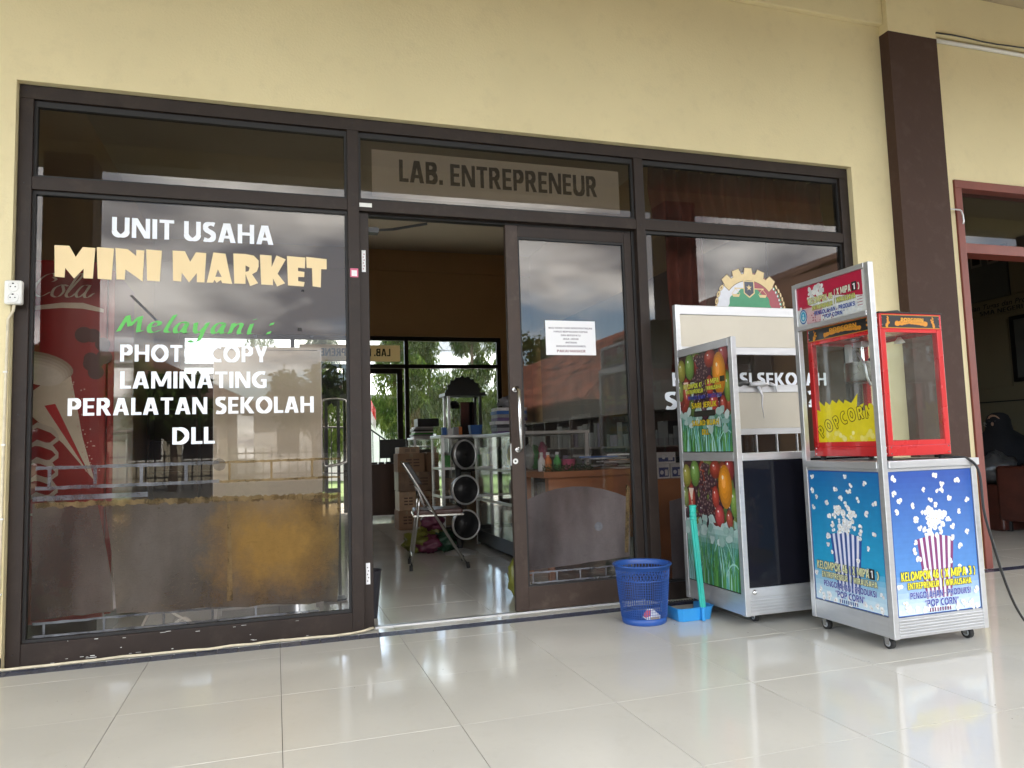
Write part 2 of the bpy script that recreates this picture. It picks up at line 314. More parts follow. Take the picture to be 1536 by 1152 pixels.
# a bold humanist sans drawn from bars, slanted bars and ribbons (cap height 1)
def _font():
    T, Hh = .205, .165
    def q(x0, x1, y0, y1): return [(x0, y0), (x1, y0), (x1, y1), (x0, y1)]
    def dg(x0, y0, x1, y1, w_=.235): return [(x0-w_/2, y0), (x0+w_/2, y0), (x1+w_/2, y1), (x1-w_/2, y1)]
    def rib(pts, ta=T, tb=Hh):
        o = []; n = len(pts); L_ = []; R_ = []
        for i, (x, y) in enumerate(pts):
            ax, ay = pts[max(i-1, 0)]; bx_, by_ = pts[min(i+1, n-1)]; dx, dy = bx_-ax, by_-ay; l = math.hypot(dx, dy) or 1; nx, ny = -dy/l, dx/l
            w_ = (ta*abs(nx)+tb*abs(ny))/2; L_.append((x+nx*w_, y+ny*w_)); R_.append((x-nx*w_, y-ny*w_))
        for i in range(n-1): o.append([R_[i], R_[i+1], L_[i+1], L_[i]])
        return o
    def ar(cx_, cy_, rx, ry, a0, a1, n=14): return [(cx_+rx*math.cos(R(a0+(a1-a0)*i/n)), cy_+ry*math.sin(R(a0+(a1-a0)*i/n))) for i in range(n+1)]
    h = Hh/2; F = {}
    F['A'] = (.80, [dg(.118, 0, .36, 1), dg(.682, 0, .44, 1), q(.2, .6, .21, .36)])
    F['B'] = (.66, [q(0, T, 0, 1)]+rib([(T-.01, 1-h), (.33, 1-h)]+ar(.33, .745, .20, .255-h, 90, -90)+[(T-.01, .49+h)])+rib([(T-.01, .565-h), (.35, .565-h)]+ar(.35, .282, .215, .282-h, 90, -90)+[(T-.01, h)]))
    F['C'] = (.68, rib([(.66, .90)]+ar(.50, .5, .40, .5-h+.01, 72, 288, 22)+[(.66, .10)]))
    F['D'] = (.78, [q(0, T, 0, 1)]+rib([(T-.01, 1-h), (.30, 1-h)]+ar(.30, .5, .375, .5-h, 90, -90, 20)+[(T-.01, h)]))
    F['E'] = (.56, [q(0, T, 0, 1), q(T, .55, 0, Hh), q(T, .51, .425, .58), q(T, .55, 1-Hh, 1)])
    F['G'] = (.76, rib([(.68, .89)]+ar(.50, .5, .40, .5-h+.01, 68, 300, 22)+[(.66, .09)])+[q(.56, .76, .08, .54), q(.46, .57, .39, .54)])
    F['H'] = (.76, [q(0, T, 0, 1), q(.555, .76, 0, 1), q(T, .555, .42, .585)])
    F['I'] = (.205, [q(0, T, 0, 1)])
    F['J'] = (.40, [q(.195, .40, .2, 1)]+rib(ar(.11, .20, .19, .2-h, 0, -100, 8)))
    F['K'] = (.74, [q(0, T, 0, 1), dg(.27, .50, .60, 1, .26), dg(.625, 0, .27, .56, .275)])
    F['L'] = (.52, [q(0, T, 0, 1), q(T, .52, 0, Hh)])
    F['M'] = (.98, [q(.0, .19, 0, 1), q(.79, .98, 0, 1), dg(.49, .12, .14, 1, .2), dg(.49, .12, .84, 1, .2)])
    F['N'] = (.78, [q(0, .19, 0, 1), q(.59, .78, 0, 1), dg(.655, 0, .125, 1, .235)])
    F['O'] = (.90, rib(ar(.45, .5, .35, .5-h+.012, 0, 360, 32)))
    F['P'] = (.64, [q(0, T, 0, 1)]+rib([(T-.01, 1-h), (.33, 1-h)]+ar(.33, .685, .205, .315-h, 90, -90)+[(T-.01, .37+h)]))
    F['R'] = (.70, [q(0, T, 0, 1)]+rib([(T-.01, 1-h), (.33, 1-h)]+ar(.33, .70, .20, .30-h, 90, -90)+[(T-.01, .40+h)])+[dg(.585, 0, .365, .44, .235)])
    F['S'] = (.58, rib(crom([(.52, .895), (.36, .93), (.17, .88), (.105, .73), (.18, .59), (.33, .50), (.44, .41), (.475, .27), (.40, .12), (.22, .07), (.04, .11)], 4), .20, .165))
    F['T'] = (.64, [q(.0, .64, 1-Hh, 1), q(.2175, .4225, 0, 1-Hh)])
    F['U'] = (.74, [q(0, T, .33, 1), q(.535, .74, .33, 1)]+rib(ar(.37, .33, .2675, .33-h+.01, 180, 360, 14)))
    F['W'] = (1.12, [dg(.30, 0, .10, 1, .2), dg(.30, 0, .56, 1, .2), dg(.82, 0, .56, 1, .2), dg(.82, 0, 1.02, 1, .2)])
    F['X'] = (.76, [dg(.12, 0, .63, 1, .24), dg(.64, 0, .13, 1, .24)])
    F['Y'] = (.72, [q(.2575, .4625, 0, .45), dg(.34, .36, .12, 1, .235), dg(.38, .36, .60, 1, .235)])
    F['Z'] = (.6, [q(0, .6, 1-Hh, 1), q(0, .6, 0, Hh), dg(.13, Hh, .47, 1-Hh, .23)])
    F['1'] = (.38, [q(.17, .375, 0, 1), [(.0, .72), (.17, .80), (.17, 1), (.0, .88)]])
    F['2'] = (.56, [q(.02, .56, 0, Hh)]+rib(crom([(.05, .87), (.22, .93), (.40, .86), (.43, .68), (.30, .45), (.13, .2)], 4)))
    F['3'] = (.56, rib(crom([(.05, .90), (.25, .93), (.41, .85), (.40, .66), (.24, .53)], 4))+rib(crom([(.20, .53), (.40, .46), (.455, .27), (.33, .10), (.05, .09)], 4)))
    F['4'] = (.62, [q(.34, .53, 0, 1), q(0, .62, .21, .36), dg(.10, .34, .40, 1, .2)])
    F['6'] = (.60, rib(ar(.30, .32, .20, .32-h, 0, 360, 22))+rib(crom([(.10, .36), (.12, .62), (.24, .84), (.48, .92)], 4)))
    F['7'] = (.56, [q(0, .56, 1-Hh, 1), dg(.16, 0, .44, 1-Hh, .22)])
    F['('] = (.28, rib(ar(.48, .45, .38, .62, 128, 232, 8), .13, .13)); F[')'] = (.28, rib(ar(-.2, .45, .38, .62, 52, -52, 8), .13, .13))
    F['/'] = (.42, [dg(.08, -.05, .34, 1.05, .15)]); F['-'] = (.34, [q(0, .34, .34, .49)]); F['.'] = (.21, [q(0, .21, 0, .21)]); F['"'] = (.34, [q(0, .13, .66, 1), q(.21, .34, .66, 1)])
    return F
FONT = _font()
_tc = {}; _tw = {}
def text_polys(body, bold=0.0, res=3, shear=0.0):
    k = (body, bold, res, shear)
    if k in _tc: return _tc[k]
    if all(c == ' ' or c in FONT for c in body):
        x = 0; vs = []; fs = []; wi = 0; ws = []
        for c in body:
            if c == ' ': x += .34; wi += 1; continue
            wd, ps = FONT[c]
            for i, p in enumerate(ps):
                fs.append(tuple(range(len(vs), len(vs)+len(p)))); vs += [((x+a)*.73, b*.73, i) for a, b in p]; ws.append(wi)
            x += wd+(.10 if c != 'L' else .07)
        _tw[body] = ws; _tc[k] = (vs, fs); return _tc[k]
    cu = bpy.data.curves.new('t', 'FONT'); cu.body = body; cu.size = 1; cu.offset = bold; cu.resolution_u = res; cu.shear = shear; cu.fill_mode = 'FRONT'
    cu.space_character = 1+bold*2.2
    o = bpy.data.objects.new('t', cu); COL.objects.link(o)
    dg = bpy.context.evaluated_depsgraph_get(); dg.update()
    me = o.evaluated_get(dg).to_mesh()
    vs = [(v.co.x, v.co.y, 0) for v in me.vertices]; fs = [tuple(p.vertices) for p in me.polygons]
    o.evaluated_get(dg).to_mesh_clear(); bpy.data.objects.remove(o); bpy.data.curves.remove(cu)
    _tc[k] = (vs, fs); return _tc[k]
class Print:
    """flat print: shapes laid over one another on a plane, a few microns apart"""
    def __init__(s, O, U, V, lift=0.0003):
        s.O = Vector(O); s.U = Vector(U); s.V = Vector(V); s.N = s.U.cross(s.V).normalized(); s.d = lift; s.mb = MB()
    def P(s, a, b, l=0): return s.O+s.U*a+s.V*b+s.N*(s.d+l*2e-6)
    def poly(s, pts, col): s.d += 6e-6; s.mb.add([s.P(a, b) for a, b in pts], [tuple(range(len(pts)))], col)
    def polys(s, lst, col):
        s.d += 6e-6
        for pts in lst: s.mb.add([s.P(a, b) for a, b in pts], [tuple(range(len(pts)))], col)
    def rect(s, a0, a1, b0, b1, col): s.poly([(a0, b0), (a1, b0), (a1, b1), (a0, b1)], col)
    def disc(s, a, b, r, col, ry=None, n=14, rot=0, jag=0):
        ry = ry or r; pts = []
        for k in range(n):
            t = 2*math.pi*k/n; q = 1+random.uniform(-jag, jag); x, y = r*q*math.cos(t), ry*q*math.sin(t)
            pts.append((a+x*math.cos(rot)-y*math.sin(rot), b+x*math.sin(rot)+y*math.cos(rot)))
        s.poly(pts, col)
    def ball(s, a, b, r, c, ry=None, hl=(1, 1, 1)):
        ry = ry or r
        for q in range(5):
            t = q/4; cc = tuple(x*(.55+.6*t) if q < 4 else x*1.2+.05 for x in c)
            s.disc(a-r*.18*t, b+ry*.2*t, r*(1-.72*t), cc, ry*(1-.72*t), 18)
        s.disc(a-r*.3, b+ry*.42, r*.13, tuple(.55*x+.25 for x in hl), ry*.1, 8)
    def text(s, body, a0, a1, b0, b1, col, bold=.012, outline=None, ob=.03, shear=0, fitbold=None):
        vs, fs = text_polys(body, bold, 3, shear)
        xs = [v[0] for v in vs]; x0, x1 = min(xs), max(xs); y0, y1 = 0.0, .73
        def m(vv): return [(a0+(x-x0)/(x1-x0)*(a1-a0), b0+(y-y0)/(y1-y0)*(b1-b0), l) for x, y, l in vv]
        if outline:   # same glyph positions, a fatter copy under it
            p = m(vs)
            for dx, dy in ((-1, 0), (1, 0), (0, -1), (0, 1), (-.7, -.7), (.7, .7), (-.7, .7), (.7, -.7)):
                k = (b1-b0)*ob*.95; q = [(a+dx*k, b+dy*k, l) for a, b, l in p]; s.d += 6e-6
                s.mb.add([s.P(a, b, l) for a, b, l in q], fs, outline)
            s.d += 4e-5
        s.d += 6e-6; s.mb.add([s.P(a, b, l) for a, b, l in m(vs)], fs, col); s.d += 4e-5
    def build(s, name, parent, m='print'): return s.mb.build(name, m, parent)
def nib_quads(stroke, nib, n=5):
    q = []; p = crom(stroke, n); nx, ny = nib
    for (a, b), (c, d) in zip(p, p[1:]): q.append([(a-nx, b-ny), (a+nx, b+ny), (c+nx, d+ny), (c-nx, d-ny)])
    return q
def sheet(polys, y, name, m, parent, thick=.0006):
    """flat outlines in the facade plane, given a hair of thickness"""
    mb = MB()
    for p in polys: mb.prism(p, y-thick, y)
    return mb.build(name, m, parent)
def glyph_sheet(body, x0, x1, z0, z1, y, name, m, parent, bold=.02, mirror=False, yfun=None, thick=.0006, shear=0):
    vs, fs = text_polys(body, bold, 4, shear); xs = [v[0] for v in vs]; a, b = min(xs), max(xs)
    mb = MB(); P = []
    for x, z, l in vs:
        t = (x-a)/(b-a); t = 1-t if mirror else t
        P.append((x0+t*(x1-x0), y-l*4e-6, z0+z/.73*(z1-z0)))
    ws = _tw.get(body, [0]*len(fs))
    for wi in sorted(set(ws)):
        mb = MB()
        for f, q in zip(fs, ws):
            if q == wi: mb.add([P[i] for i in (f[::-1] if mirror else f)], [tuple(range(len(f)))])
        o = mb.build(name, m, parent)
    return o

# ================================================================ THE SETTING
def struct(o): o['kind'] = 'structure'; return o
gr = struct(bx('ground', 'paving', None, -250, 250, -250, 250, -.30, -.20))
struct(bx('lawn', 'grass', None, -30, 40, 12.2, 60, -.196, -.06))
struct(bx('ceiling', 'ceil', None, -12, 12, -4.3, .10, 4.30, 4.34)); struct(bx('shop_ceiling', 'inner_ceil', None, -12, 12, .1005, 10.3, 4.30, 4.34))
bx('roof_slab', 'concrete', None, -12.3, 12.3, -4.9, 10.9, 4.344, 4.62); tag(bpy.data.objects['roof_slab'], 'flat concrete roof over the shop and its veranda', 'roof')  # unseen rear overhang added to keep sun out of the back windows

def slab(name, x0, x1, y0, y1):
    b = MB().box(x0, x1, y0, y1, -.20, -.0042); return struct(b.build(name, 'grout', None))
_tile = None
def lay(parent, xs, ys, m='tile', nm='tile', g=.0012):
    global _tile
    cache = {}
    for x0, x1 in zip(xs, xs[1:]):
        for y0, y1 in zip(ys, ys[1:]):
            wx, wy = round(x1-x0-2*g, 4), round(y1-y0-2*g, 4)
            if (wx, wy) not in cache:
                o = MB().box(-wx/2, wx/2, -wy/2, wy/2, -.004, 0).build(nm, m); cache[(wx, wy)] = o.data; bpy.data.objects.remove(o)
            o = bpy.data.objects.new(nm, cache[(wx, wy)]); COL.objects.link(o); o.parent = parent
            o.location = ((x0+x1)/2, (y0+y1)/2, random.uniform(-.0002, .0002)); o.rotation_euler = (random.gauss(0, .0006), random.gauss(0, .0006), 0)
fr = lambda a, b, s: [round(a+i*s, 4) for i in range(int(round((b-a)/s))+1)]
vf = slab('veranda_floor', -12, 12, -4.8, -.049)
lay(vf, fr(-3.0, 7.8, .6), [-4.527, -3.927, -3.327, -2.727, -2.127, -1.527, -.927, -.327, -.150])
struct(bx('veranda_floor_end', 'tile', None, -12, -3.0, -4.8, -.17, -.0035, .0)); struct(bx('veranda_floor_end', 'tile', None, 7.8, 12, -4.8, -.17, -.0035, .0))
lay(vf, fr(-1.9, 6.6, .1), [-.150, -.050], 'navy', 'border_tile', .0025)
sf = slab('shop_floor', -1.75, 4.25, -.049, 8.0)
lay(sf, [-1.75, -1.2, -.6, 0, .6, 1.2, 1.8, 2.4, 3.0, 3.6, 4.25], fr(-.0498, 7.7502, .6))
of = slab('office_floor', 4.40, 9.2, -.049, 6.0)
lay(of, [4.42, 4.8, 5.4, 6.0, 6.6, 7.2, 7.8, 8.4, 9.0], fr(-.0498, 5.9502, .6))
bs = slab('back_veranda_floor', -4, 6, 8.02, 10.6)
lay(bs, fr(-1.2, 4.8, .6), fr(8.18, 10.58, .6))

def wallthing(name, m, boxes, label, cat='wall', kind=None):
    b = MB()
    for q in boxes: b.box(*q)
    o = b.build(name, m); tag(o, label, cat); return o
fw_ = wallthing('facade_wall', 'wall', [(-12, -1.243, -.04, .12, 0, 2.873), (-12, 4.80, -.04, .12, 2.873, 4.30), (3.873, 4.80, -.04, .12, 0, 2.873),
    (4.80, 6.70, -.04, .12, 2.856, 4.30), (6.70, 12, -.04, .12, 0, 4.30)], 'cream painted front wall above and beside the shop windows')
bx('ring_beam', 'wall', fw_, -12, 4.21, -.085, -.0402, 3.955, 4.2995, bevel=.006)
bx('ring_beam', 'wall', fw_, 4.66, 12, -.085, -.0402, 3.955, 4.2995, bevel=.006)
bx('skirting', 'gasket', fw_, -3, -1.243, -.046, -.0402, .0005, .06)
c = wallthing('facade_column', 'column', [(4.21, 4.66, -.125, -.0405, 0.0005, 3.885)], 'dark brown painted column between the shop and the red door frame', 'column')
bx('column_head', 'wall', c, 4.212, 4.658, -.1245, -.0405, 3.8855, 4.2995, bevel=.004)
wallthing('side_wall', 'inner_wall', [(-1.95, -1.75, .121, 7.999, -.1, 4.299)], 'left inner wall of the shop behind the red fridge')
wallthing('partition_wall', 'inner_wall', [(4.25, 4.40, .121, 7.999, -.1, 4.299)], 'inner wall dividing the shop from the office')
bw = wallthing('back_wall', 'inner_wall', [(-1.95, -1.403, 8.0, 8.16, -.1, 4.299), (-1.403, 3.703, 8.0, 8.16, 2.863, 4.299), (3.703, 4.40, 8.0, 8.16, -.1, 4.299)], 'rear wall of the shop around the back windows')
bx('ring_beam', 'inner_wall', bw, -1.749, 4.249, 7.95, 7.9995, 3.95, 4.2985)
wallthing('office_back_wall', 'office_wall', [(4.401, 9.2, 6.0, 6.15, -.1, 4.299)], 'rear wall of the dark office')
osw = wallthing('office_side_wall', 'office_wall', [(9.0, 9.15, .121, 5.999, -.1, 4.299)], 'right wall of the office carrying the notice boards')
for i, x in enumerate((-9.3, -2.24, 4.80, 11.4)):
    o = bx('veranda_column', 'column', None, x, x+.45, -4.5, -4.1, .0008, 4.098, bevel=.008)
    tag(o, ['far left brown veranda column behind the viewer', 'brown veranda column mirrored at the left of the shop glass', 'brown veranda column mirrored in the right hand window', 'far right brown veranda column behind the viewer'][i], 'column', 'columns along the veranda edge')
o = bx('eave_beam', 'wall', None, -12, 12, -4.6, -4.305, 4.10, 4.343); tag(o, 'long cream beam along the open edge of the veranda', 'beam')

# conduit on the wall, right of the column
o = MB().tube([(4.665, -.055, 3.922), (5.2, -.055, 3.925), (5.25, -.055, 3.925), (7.0, -.055, 3.93)], .016, 8).build('conduit_pipe', 'white_plastic', None, smooth=True)
tag(o, 'thin pale conduit pipe running right from the top of the brown column', 'pipe')
o = MB().tube([(4.665, -.075, 3.95)]+[(4.7+.15*i, -.094, 3.957+.006*math.sin(i*1.3)) for i in range(14)], .006, 6).build('black_wire', 'black', None, smooth=True)
tag(o, 'thin black wire lying along the pale conduit pipe', 'wire')

lt = MB(); rl = random.Random(77)
for i in range(70):
    x, y = rl.uniform(-1.8, 3.6), -.2-abs(rl.gauss(0, 1.1)); a = rl.uniform(0, 6.3); l_ = rl.uniform(.002, .008)
    lt.add([(x, y, .0008), (x+l_*math.cos(a), y+l_*math.sin(a), .0012), (x+l_*.6*math.cos(a+.8), y+l_*.6*math.sin(a+.8), .003)], [(0, 1, 2)])
o = lt.build('floor_litter', 'bark', None); tag(o, 'tiny crumbs of dust and dry leaf scattered on the tiles', 'litter', kind='stuff')
# ---------------------------------------------------------------- shop front
def bead(root, x0, x1, z0, z1, y0, y1, t=.014, top=.02):
    return MB().box(x0, x0+t, y0, y1, z0, z1).box(x1-t, x1, y0, y1, z0, z1).box(x0+t, x1-t, y0, y1, z1-top, z1).box(x0+t, x1-t, y0, y1, z0, z0+t).build('glazing_bead', 'gasket', root)
SHOP = empty('shopfront', (-1.24, 0, 0), 'dark brown aluminium shopfront with lettered windows and sliding door', 'shopfront')
Y0, Y1 = 0.0, .08
X = [(-1.24, -1.178), (.374, .438), (2.182, 2.245), (3.800, 3.87)]
for x0, x1 in X: bx('frame_post', 'brown_al', SHOP, x0, x1, Y0, Y1, .0008, 2.80, bevel=.002)
bx('top_rail', 'brown_al', SHOP, -1.24, 3.87, Y0, Y1, 2.8003, 2.870, bevel=.002)
for a, b in ((X[0][1], X[1][0]), (X[1][1], X[2][0]), (X[2][1], X[3][0])):
    bx('transom_rail', 'brown_al', SHOP, a, b, Y0+.003, Y1-.003, 2.332, 2.398, bevel=.002)
    bead(SHOP, a, b, 2.398, 2.80, .022, .055, top=.032)
    p = bx('transom_pane', 'glass_dirty', SHOP, a+.008, b-.008, .034, .040, 2.404, 2.794)
for a, b in ((X[0][1], X[1][0]), (X[2][1], X[3][0])):
    bx('bottom_rail', 'brown_al', SHOP, a, b, Y0+.003, Y1-.003, .0008, .105, bevel=.002)
    bead(SHOP, a, b, .105, 2.332, .022, .055)
PANE_L = bx('glass_pane', 'glass', SHOP, X[0][1]+.008, X[1][0]-.008, .034, .040, .113, 2.326)
PANE_R = bx('glass_pane', 'glass', SHOP, X[2][1]+.008, X[3][0]-.008, .034, .040, .113, 2.326)
PANE_L['label'] = 'lettered left window pane with brown film residue'; PANE_R['label'] = 'right window pane with round emblem'
# door jambs, track
bx('door_jamb', 'brown_al', SHOP, .4385, .492, .030, .078, .0008, 2.3315, bevel=.002)
bx('door_jamb', 'gasket', SHOP, 2.163, 2.1815, .045, .078, .0008, 2.3315)
bx('floor_track', 'alu', SHOP, .495, 2.16, .055, .095, .0004, .006)
bx('head_track', 'gasket', SHOP, .495, 2.16, .05, .10, 2.3195, 2.3315)
# left transom clutter: bracket of the door closer
o = MB().box(.50, .56, .10, .16, 2.24, 2.27).tube([(.53, .13, 2.26), (.66, .22, 2.30), (.86, .16, 2.33)], .008, 6).build('door_closer', 'black', SHOP)
for k in range(26):
    xx = random.uniform(-1.1, .33); zz = random.choice((random.uniform(.003, .02), random.uniform(.085, .102), random.uniform(.003, .1))); ll = random.uniform(.004, .03)
    bx('paint_chip', 'white_plastic', SHOP, xx, xx+ll, .0022, .0029, zz, zz+random.uniform(.001, .003))
for x_, z_ in ((-1.21, 2.84), (-.4, 2.84), (.406, 2.84), (1.3, 2.84), (2.213, 2.84), (3.0, 2.84), (3.835, 2.84), (-1.21, 2.36), (.406, 2.36), (2.213, 2.36), (3.835, 2.36), (-1.21, .06), (.406, .06), (-1.21, 1.2), (.406, 1.2), (3.835, 1.2)):
    MB().lathe((x_, -.0002, z_), [(.0045, 0), (.0035, .0012), (.001, .0008)], 8, (0, -1, 0)).build('frame_screw', 'dark_metal', SHOP)
# lettering on the left pane
YL = .0336
glyph_sheet('UNIT USAHA', -.822, -.026, 2.116, 2.222, YL, 'lettering', 'white_vinyl', PANE_L, .042)
for wds, xa, xb, za in (('PHOTO COPY', -.775, -.058, 1.467), ('LAMINATING', -.773, -.063, 1.328), ('PERALATAN SEKOLAH', -1.007, .182, 1.192), ('DLL', -.527, -.322, 1.036)):
    glyph_sheet(wds, xa, xb, za, za+.088, YL, 'lettering', 'white_vinyl', PANE_L, .048)
G = {'M': [[(0, 1), (.36, 1), (.52, .66), (.69, .98), (1, .97), (.95, 0), (.72, 0), (.72, .3), (.49, -.02), (.27, .3), (.26, 0), (.02, .02)]],
     'I': [[(0, 1), (1, .98), (.88, -.02), (.08, 0)]],
     'N': [[(0, 1), (.42, .98), (.72, .77), (.72, .97), (1, .96), (.95, -.04), (.35, .33), (.33, 0), (.05, 0)]],
     'A': [[(.25, 1), (.73, .98), (.86, .45), (.43, .45), (.12, .45)], [(.12, .45), (.43, .45), (.33, .2), (.05, .2)], [(.43, .45), (.86, .45), (.93, .2), (.58, .2)],
           [(.05, .2), (.93, .2), (1, -.02), (.6, 0), (.55, .1), (.38, 0), (.3, .1), (.24, 0), (0, 0)]],
     'R': [[(0, 1), (.48, 1), (.48, 0), (.04, 0)], [(.48, 1), (.8, .96), (1, .8), (1, .6), (.64, .55), (.48, .62)], [(.64, .55), (1, .6), (.93, .43), (.74, .33), (.48, .33), (.48, .4), (.6, .43)], [(.48, .33), (.74, .33), (.98, .04), (.66, -.07)]],
     'K': [[(0, 1), (.45, .99), (.45, .6), (.64, 1), (1, .88), (.68, .38), (.97, .07), (.66, -.05), (.5, .22), (.5, -.01), (.05, 0)]],
     'E': [[(0, 1), (1, .97), (.97, .6), (.6, .62), (.6, .5), (.95, .48), (.93, .3), (.6, .3), (.6, .16), (.95, .13), (.9, -.02), (.05, 0)]],
     'T': [[(0, 1), (1, .95), (1, .6), (.73, .6), (.7, -.03), (.3, 0), (.28, .62), (.02, .62)]]}
pl = []
for ch, a, b in (('M', 83, 137.5), ('I', 139.5, 163), ('N', 165, 205.5), ('I', 208, 230.5), ('M', 246, 296), ('A', 297, 336), ('R', 337.5, 377.5), ('K', 379.5, 421.5), ('E', 423.5, 454), ('T', 455.5, 490)):
    fx = lambda p: -1.08+(p-83)/407*1.338+.012*math.sin((p-83)/407*math.pi)
    for q in G[ch]: pl.append([(fx(a+(b-a)*u), 1.893+.165*v) for u, v in q])
o = sheet(pl, YL, 'headline_lettering', 'sand_vinyl', PANE_L)
# calligraphic green word
Lt = [(0, [[(.1, .1), (.42, 1.45)], [(.42, 1.45), (.62, .55)], [(.62, .55), (1.05, 1.4), (1.08, .9), (1.12, .1), (1.3, .2)]]),
      (1.55, [[(.1, .55), (.5, .62), (.58, .9), (.3, 1.0), (.08, .6), (.15, .12), (.4, .05), (.65, .25)]]),
      (2.4, [[(.45, 1.6), (.25, .9), (.12, .2), (.35, .08)]]),
      (2.95, [[(.62, .9), (.3, .98), (.06, .5), (.12, .08), (.38, .15), (.62, .85), (.55, .3), (.62, .05), (.8, .15)]]),
      (3.95, [[(.08, .95), (.12, .25), (.35, .08), (.6, .6)], [(.72, .98), (.55, .2), (.4, -.6), (.1, -.75), (-.1, -.6)]]),
      (4.95, [[(.62, .9), (.3, .98), (.06, .5), (.12, .08), (.38, .15), (.62, .85), (.55, .3), (.62, .05), (.8, .15)]]),
      (5.95, [[(.12, .98), (.08, .5), (.0, .05)], [(.05, .45), (.35, .95), (.58, .85), (.5, .3), (.55, .05), (.72, .12)]]),
      (6.95, [[(.15, .95), (.08, .4), (.1, .05), (.3, .12)], [(.24, 1.32), (.28, 1.38)]]),
      (8.1, [[(.08, .86), (.14, 1.08)]]), (8.02, [[(.08, .06), (.14, .28)]])]
pl = []
for ox, sts in Lt:
    for st in sts:
        for q in nib_quads(st, (.115, .05)): pl.append([(-.795+(ox+a+.12*b)/8.35*.762, 1.617+b*.061) for a, b in q])
mb = MB()
mb2 = MB()
for i, q in enumerate(pl): (mb2 if q[0][0] > -.075 else mb).add([(a, YL-4e-6*(i % 60), b) for a, b in q], [(0, 1, 2, 3)])
mb.build('script_lettering', 'green_vinyl', PANE_L); mb2.build('script_colon', 'green_vinyl', PANE_L)
# residue of old film and tape
def ragged(x0, z0, x1, z1, n, amp): return [(x0+(x1-x0)*i/n, z0+(z1-z0)*i/n+(random.uniform(-amp, amp) if 0 < i < n else 0)) for i in range(n+1)]
YF = .0339
def flat(poly, y, name, m, parent):
    return MB().add([(a, y, b) for a, b in poly], [tuple(range(len(poly)))]).build(name, m, parent)
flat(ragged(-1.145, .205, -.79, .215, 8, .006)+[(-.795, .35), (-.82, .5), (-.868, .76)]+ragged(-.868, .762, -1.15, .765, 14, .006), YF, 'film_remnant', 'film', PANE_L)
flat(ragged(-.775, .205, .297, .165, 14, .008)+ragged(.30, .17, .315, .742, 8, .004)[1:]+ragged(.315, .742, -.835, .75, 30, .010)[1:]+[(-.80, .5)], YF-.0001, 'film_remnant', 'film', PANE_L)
def ladder(za, zb, x0, x1, tick, t, parent, y, m='residue'):
    mb = MB(); n = 40
    for (z, dz) in ((za, 0), (zb, .012)):
        lo = [(x0+(x1-x0)*i/n, z-t/2+random.uniform(-.002, .002)) for i in range(n+1)]; hi = [(x0+(x1-x0)*i/n, z+t/2+random.uniform(-.002, .002)) for i in range(n+1)]
        for i in range(n):
            mb.add([(lo[i][0], y, lo[i][1]), (lo[i+1][0], y, lo[i+1][1]), (hi[i+1][0], y, hi[i+1][1]), (hi[i][0], y, hi[i][1])], [(0, 1, 2, 3)])
    for x in tick: mb.add([(x-t*.45, y, zb+t/2), (x+t*.45, y, zb+t/2), (x+t*.5, y, za-t/2), (x-t*.5, y, za-t/2)], [(0, 1, 2, 3)])
    return mb.build('tape_residue', m, parent)
ladder(.936, .838, -1.14, -.30, [-1.08, -.88, -.67, -.46], .017, PANE_L, YF)
ladder(.936, .836, -.30, .32, [-.25, -.04, .17], .012, PANE_L, YF, 'residue_tan')
ladder(.190, .128, -1.14, .20, [-1.09, -.83, -.56, -.33, -.12, .10], .011, PANE_L, YF)
flat([(-1.15, .80), (-.64, .80), (-.64, .775), (-1.15, .775)], YF, 'tape_residue', 'residue', PANE_L)
flat([(-1.15, .835), (.33, .82), (.33, .745), (-1.15, .772)], YF+.0001, 'film_haze', 'haze_film', PANE_L)
flat(ragged(-1.14, .745, .30, .722, 110, .007)+ragged(.318, .750, -1.14, .768, 120, .006), YF-.0002, 'glue_edge', 'residue_tan', PANE_L)
flat([(.296, .50), (.304, .50), (.322, .75), (.306, .75)], YF-.0003, 'glue_edge', 'residue_tan', PANE_L)
flat(ragged(-.262, .22, -.232, .22, 2, 0)+[(-.238, .45), (-.245, .72), (-.262, .72), (-.258, .45)], YF-.0003, 'glue_edge', 'residue_tan', PANE_L)
for a, b, q in ((-.13, 1.60, .014), (.10, 1.64, .018), (.12, 1.86, .012), (.165, 1.60, .014)):
    flat([(a, b), (a+q*1.3, b), (a+q*1.2, b+q*1.1), (a, b+q)], YF, 'tape_scrap', 'residue', PANE_L)
flat([(-.735, 1.81), (-.722, 1.815), (-.60, 1.685), (-.612, 1.68)], YF, 'tape_scrap', 'residue', PANE_L)
o = MB().lathe((-.30, YF-.0001, .925), [(.032, 0), (.032, .0001)], 20, (0, -1, 0)).build('round_sticker_trace', 'haze_film', PANE_L)

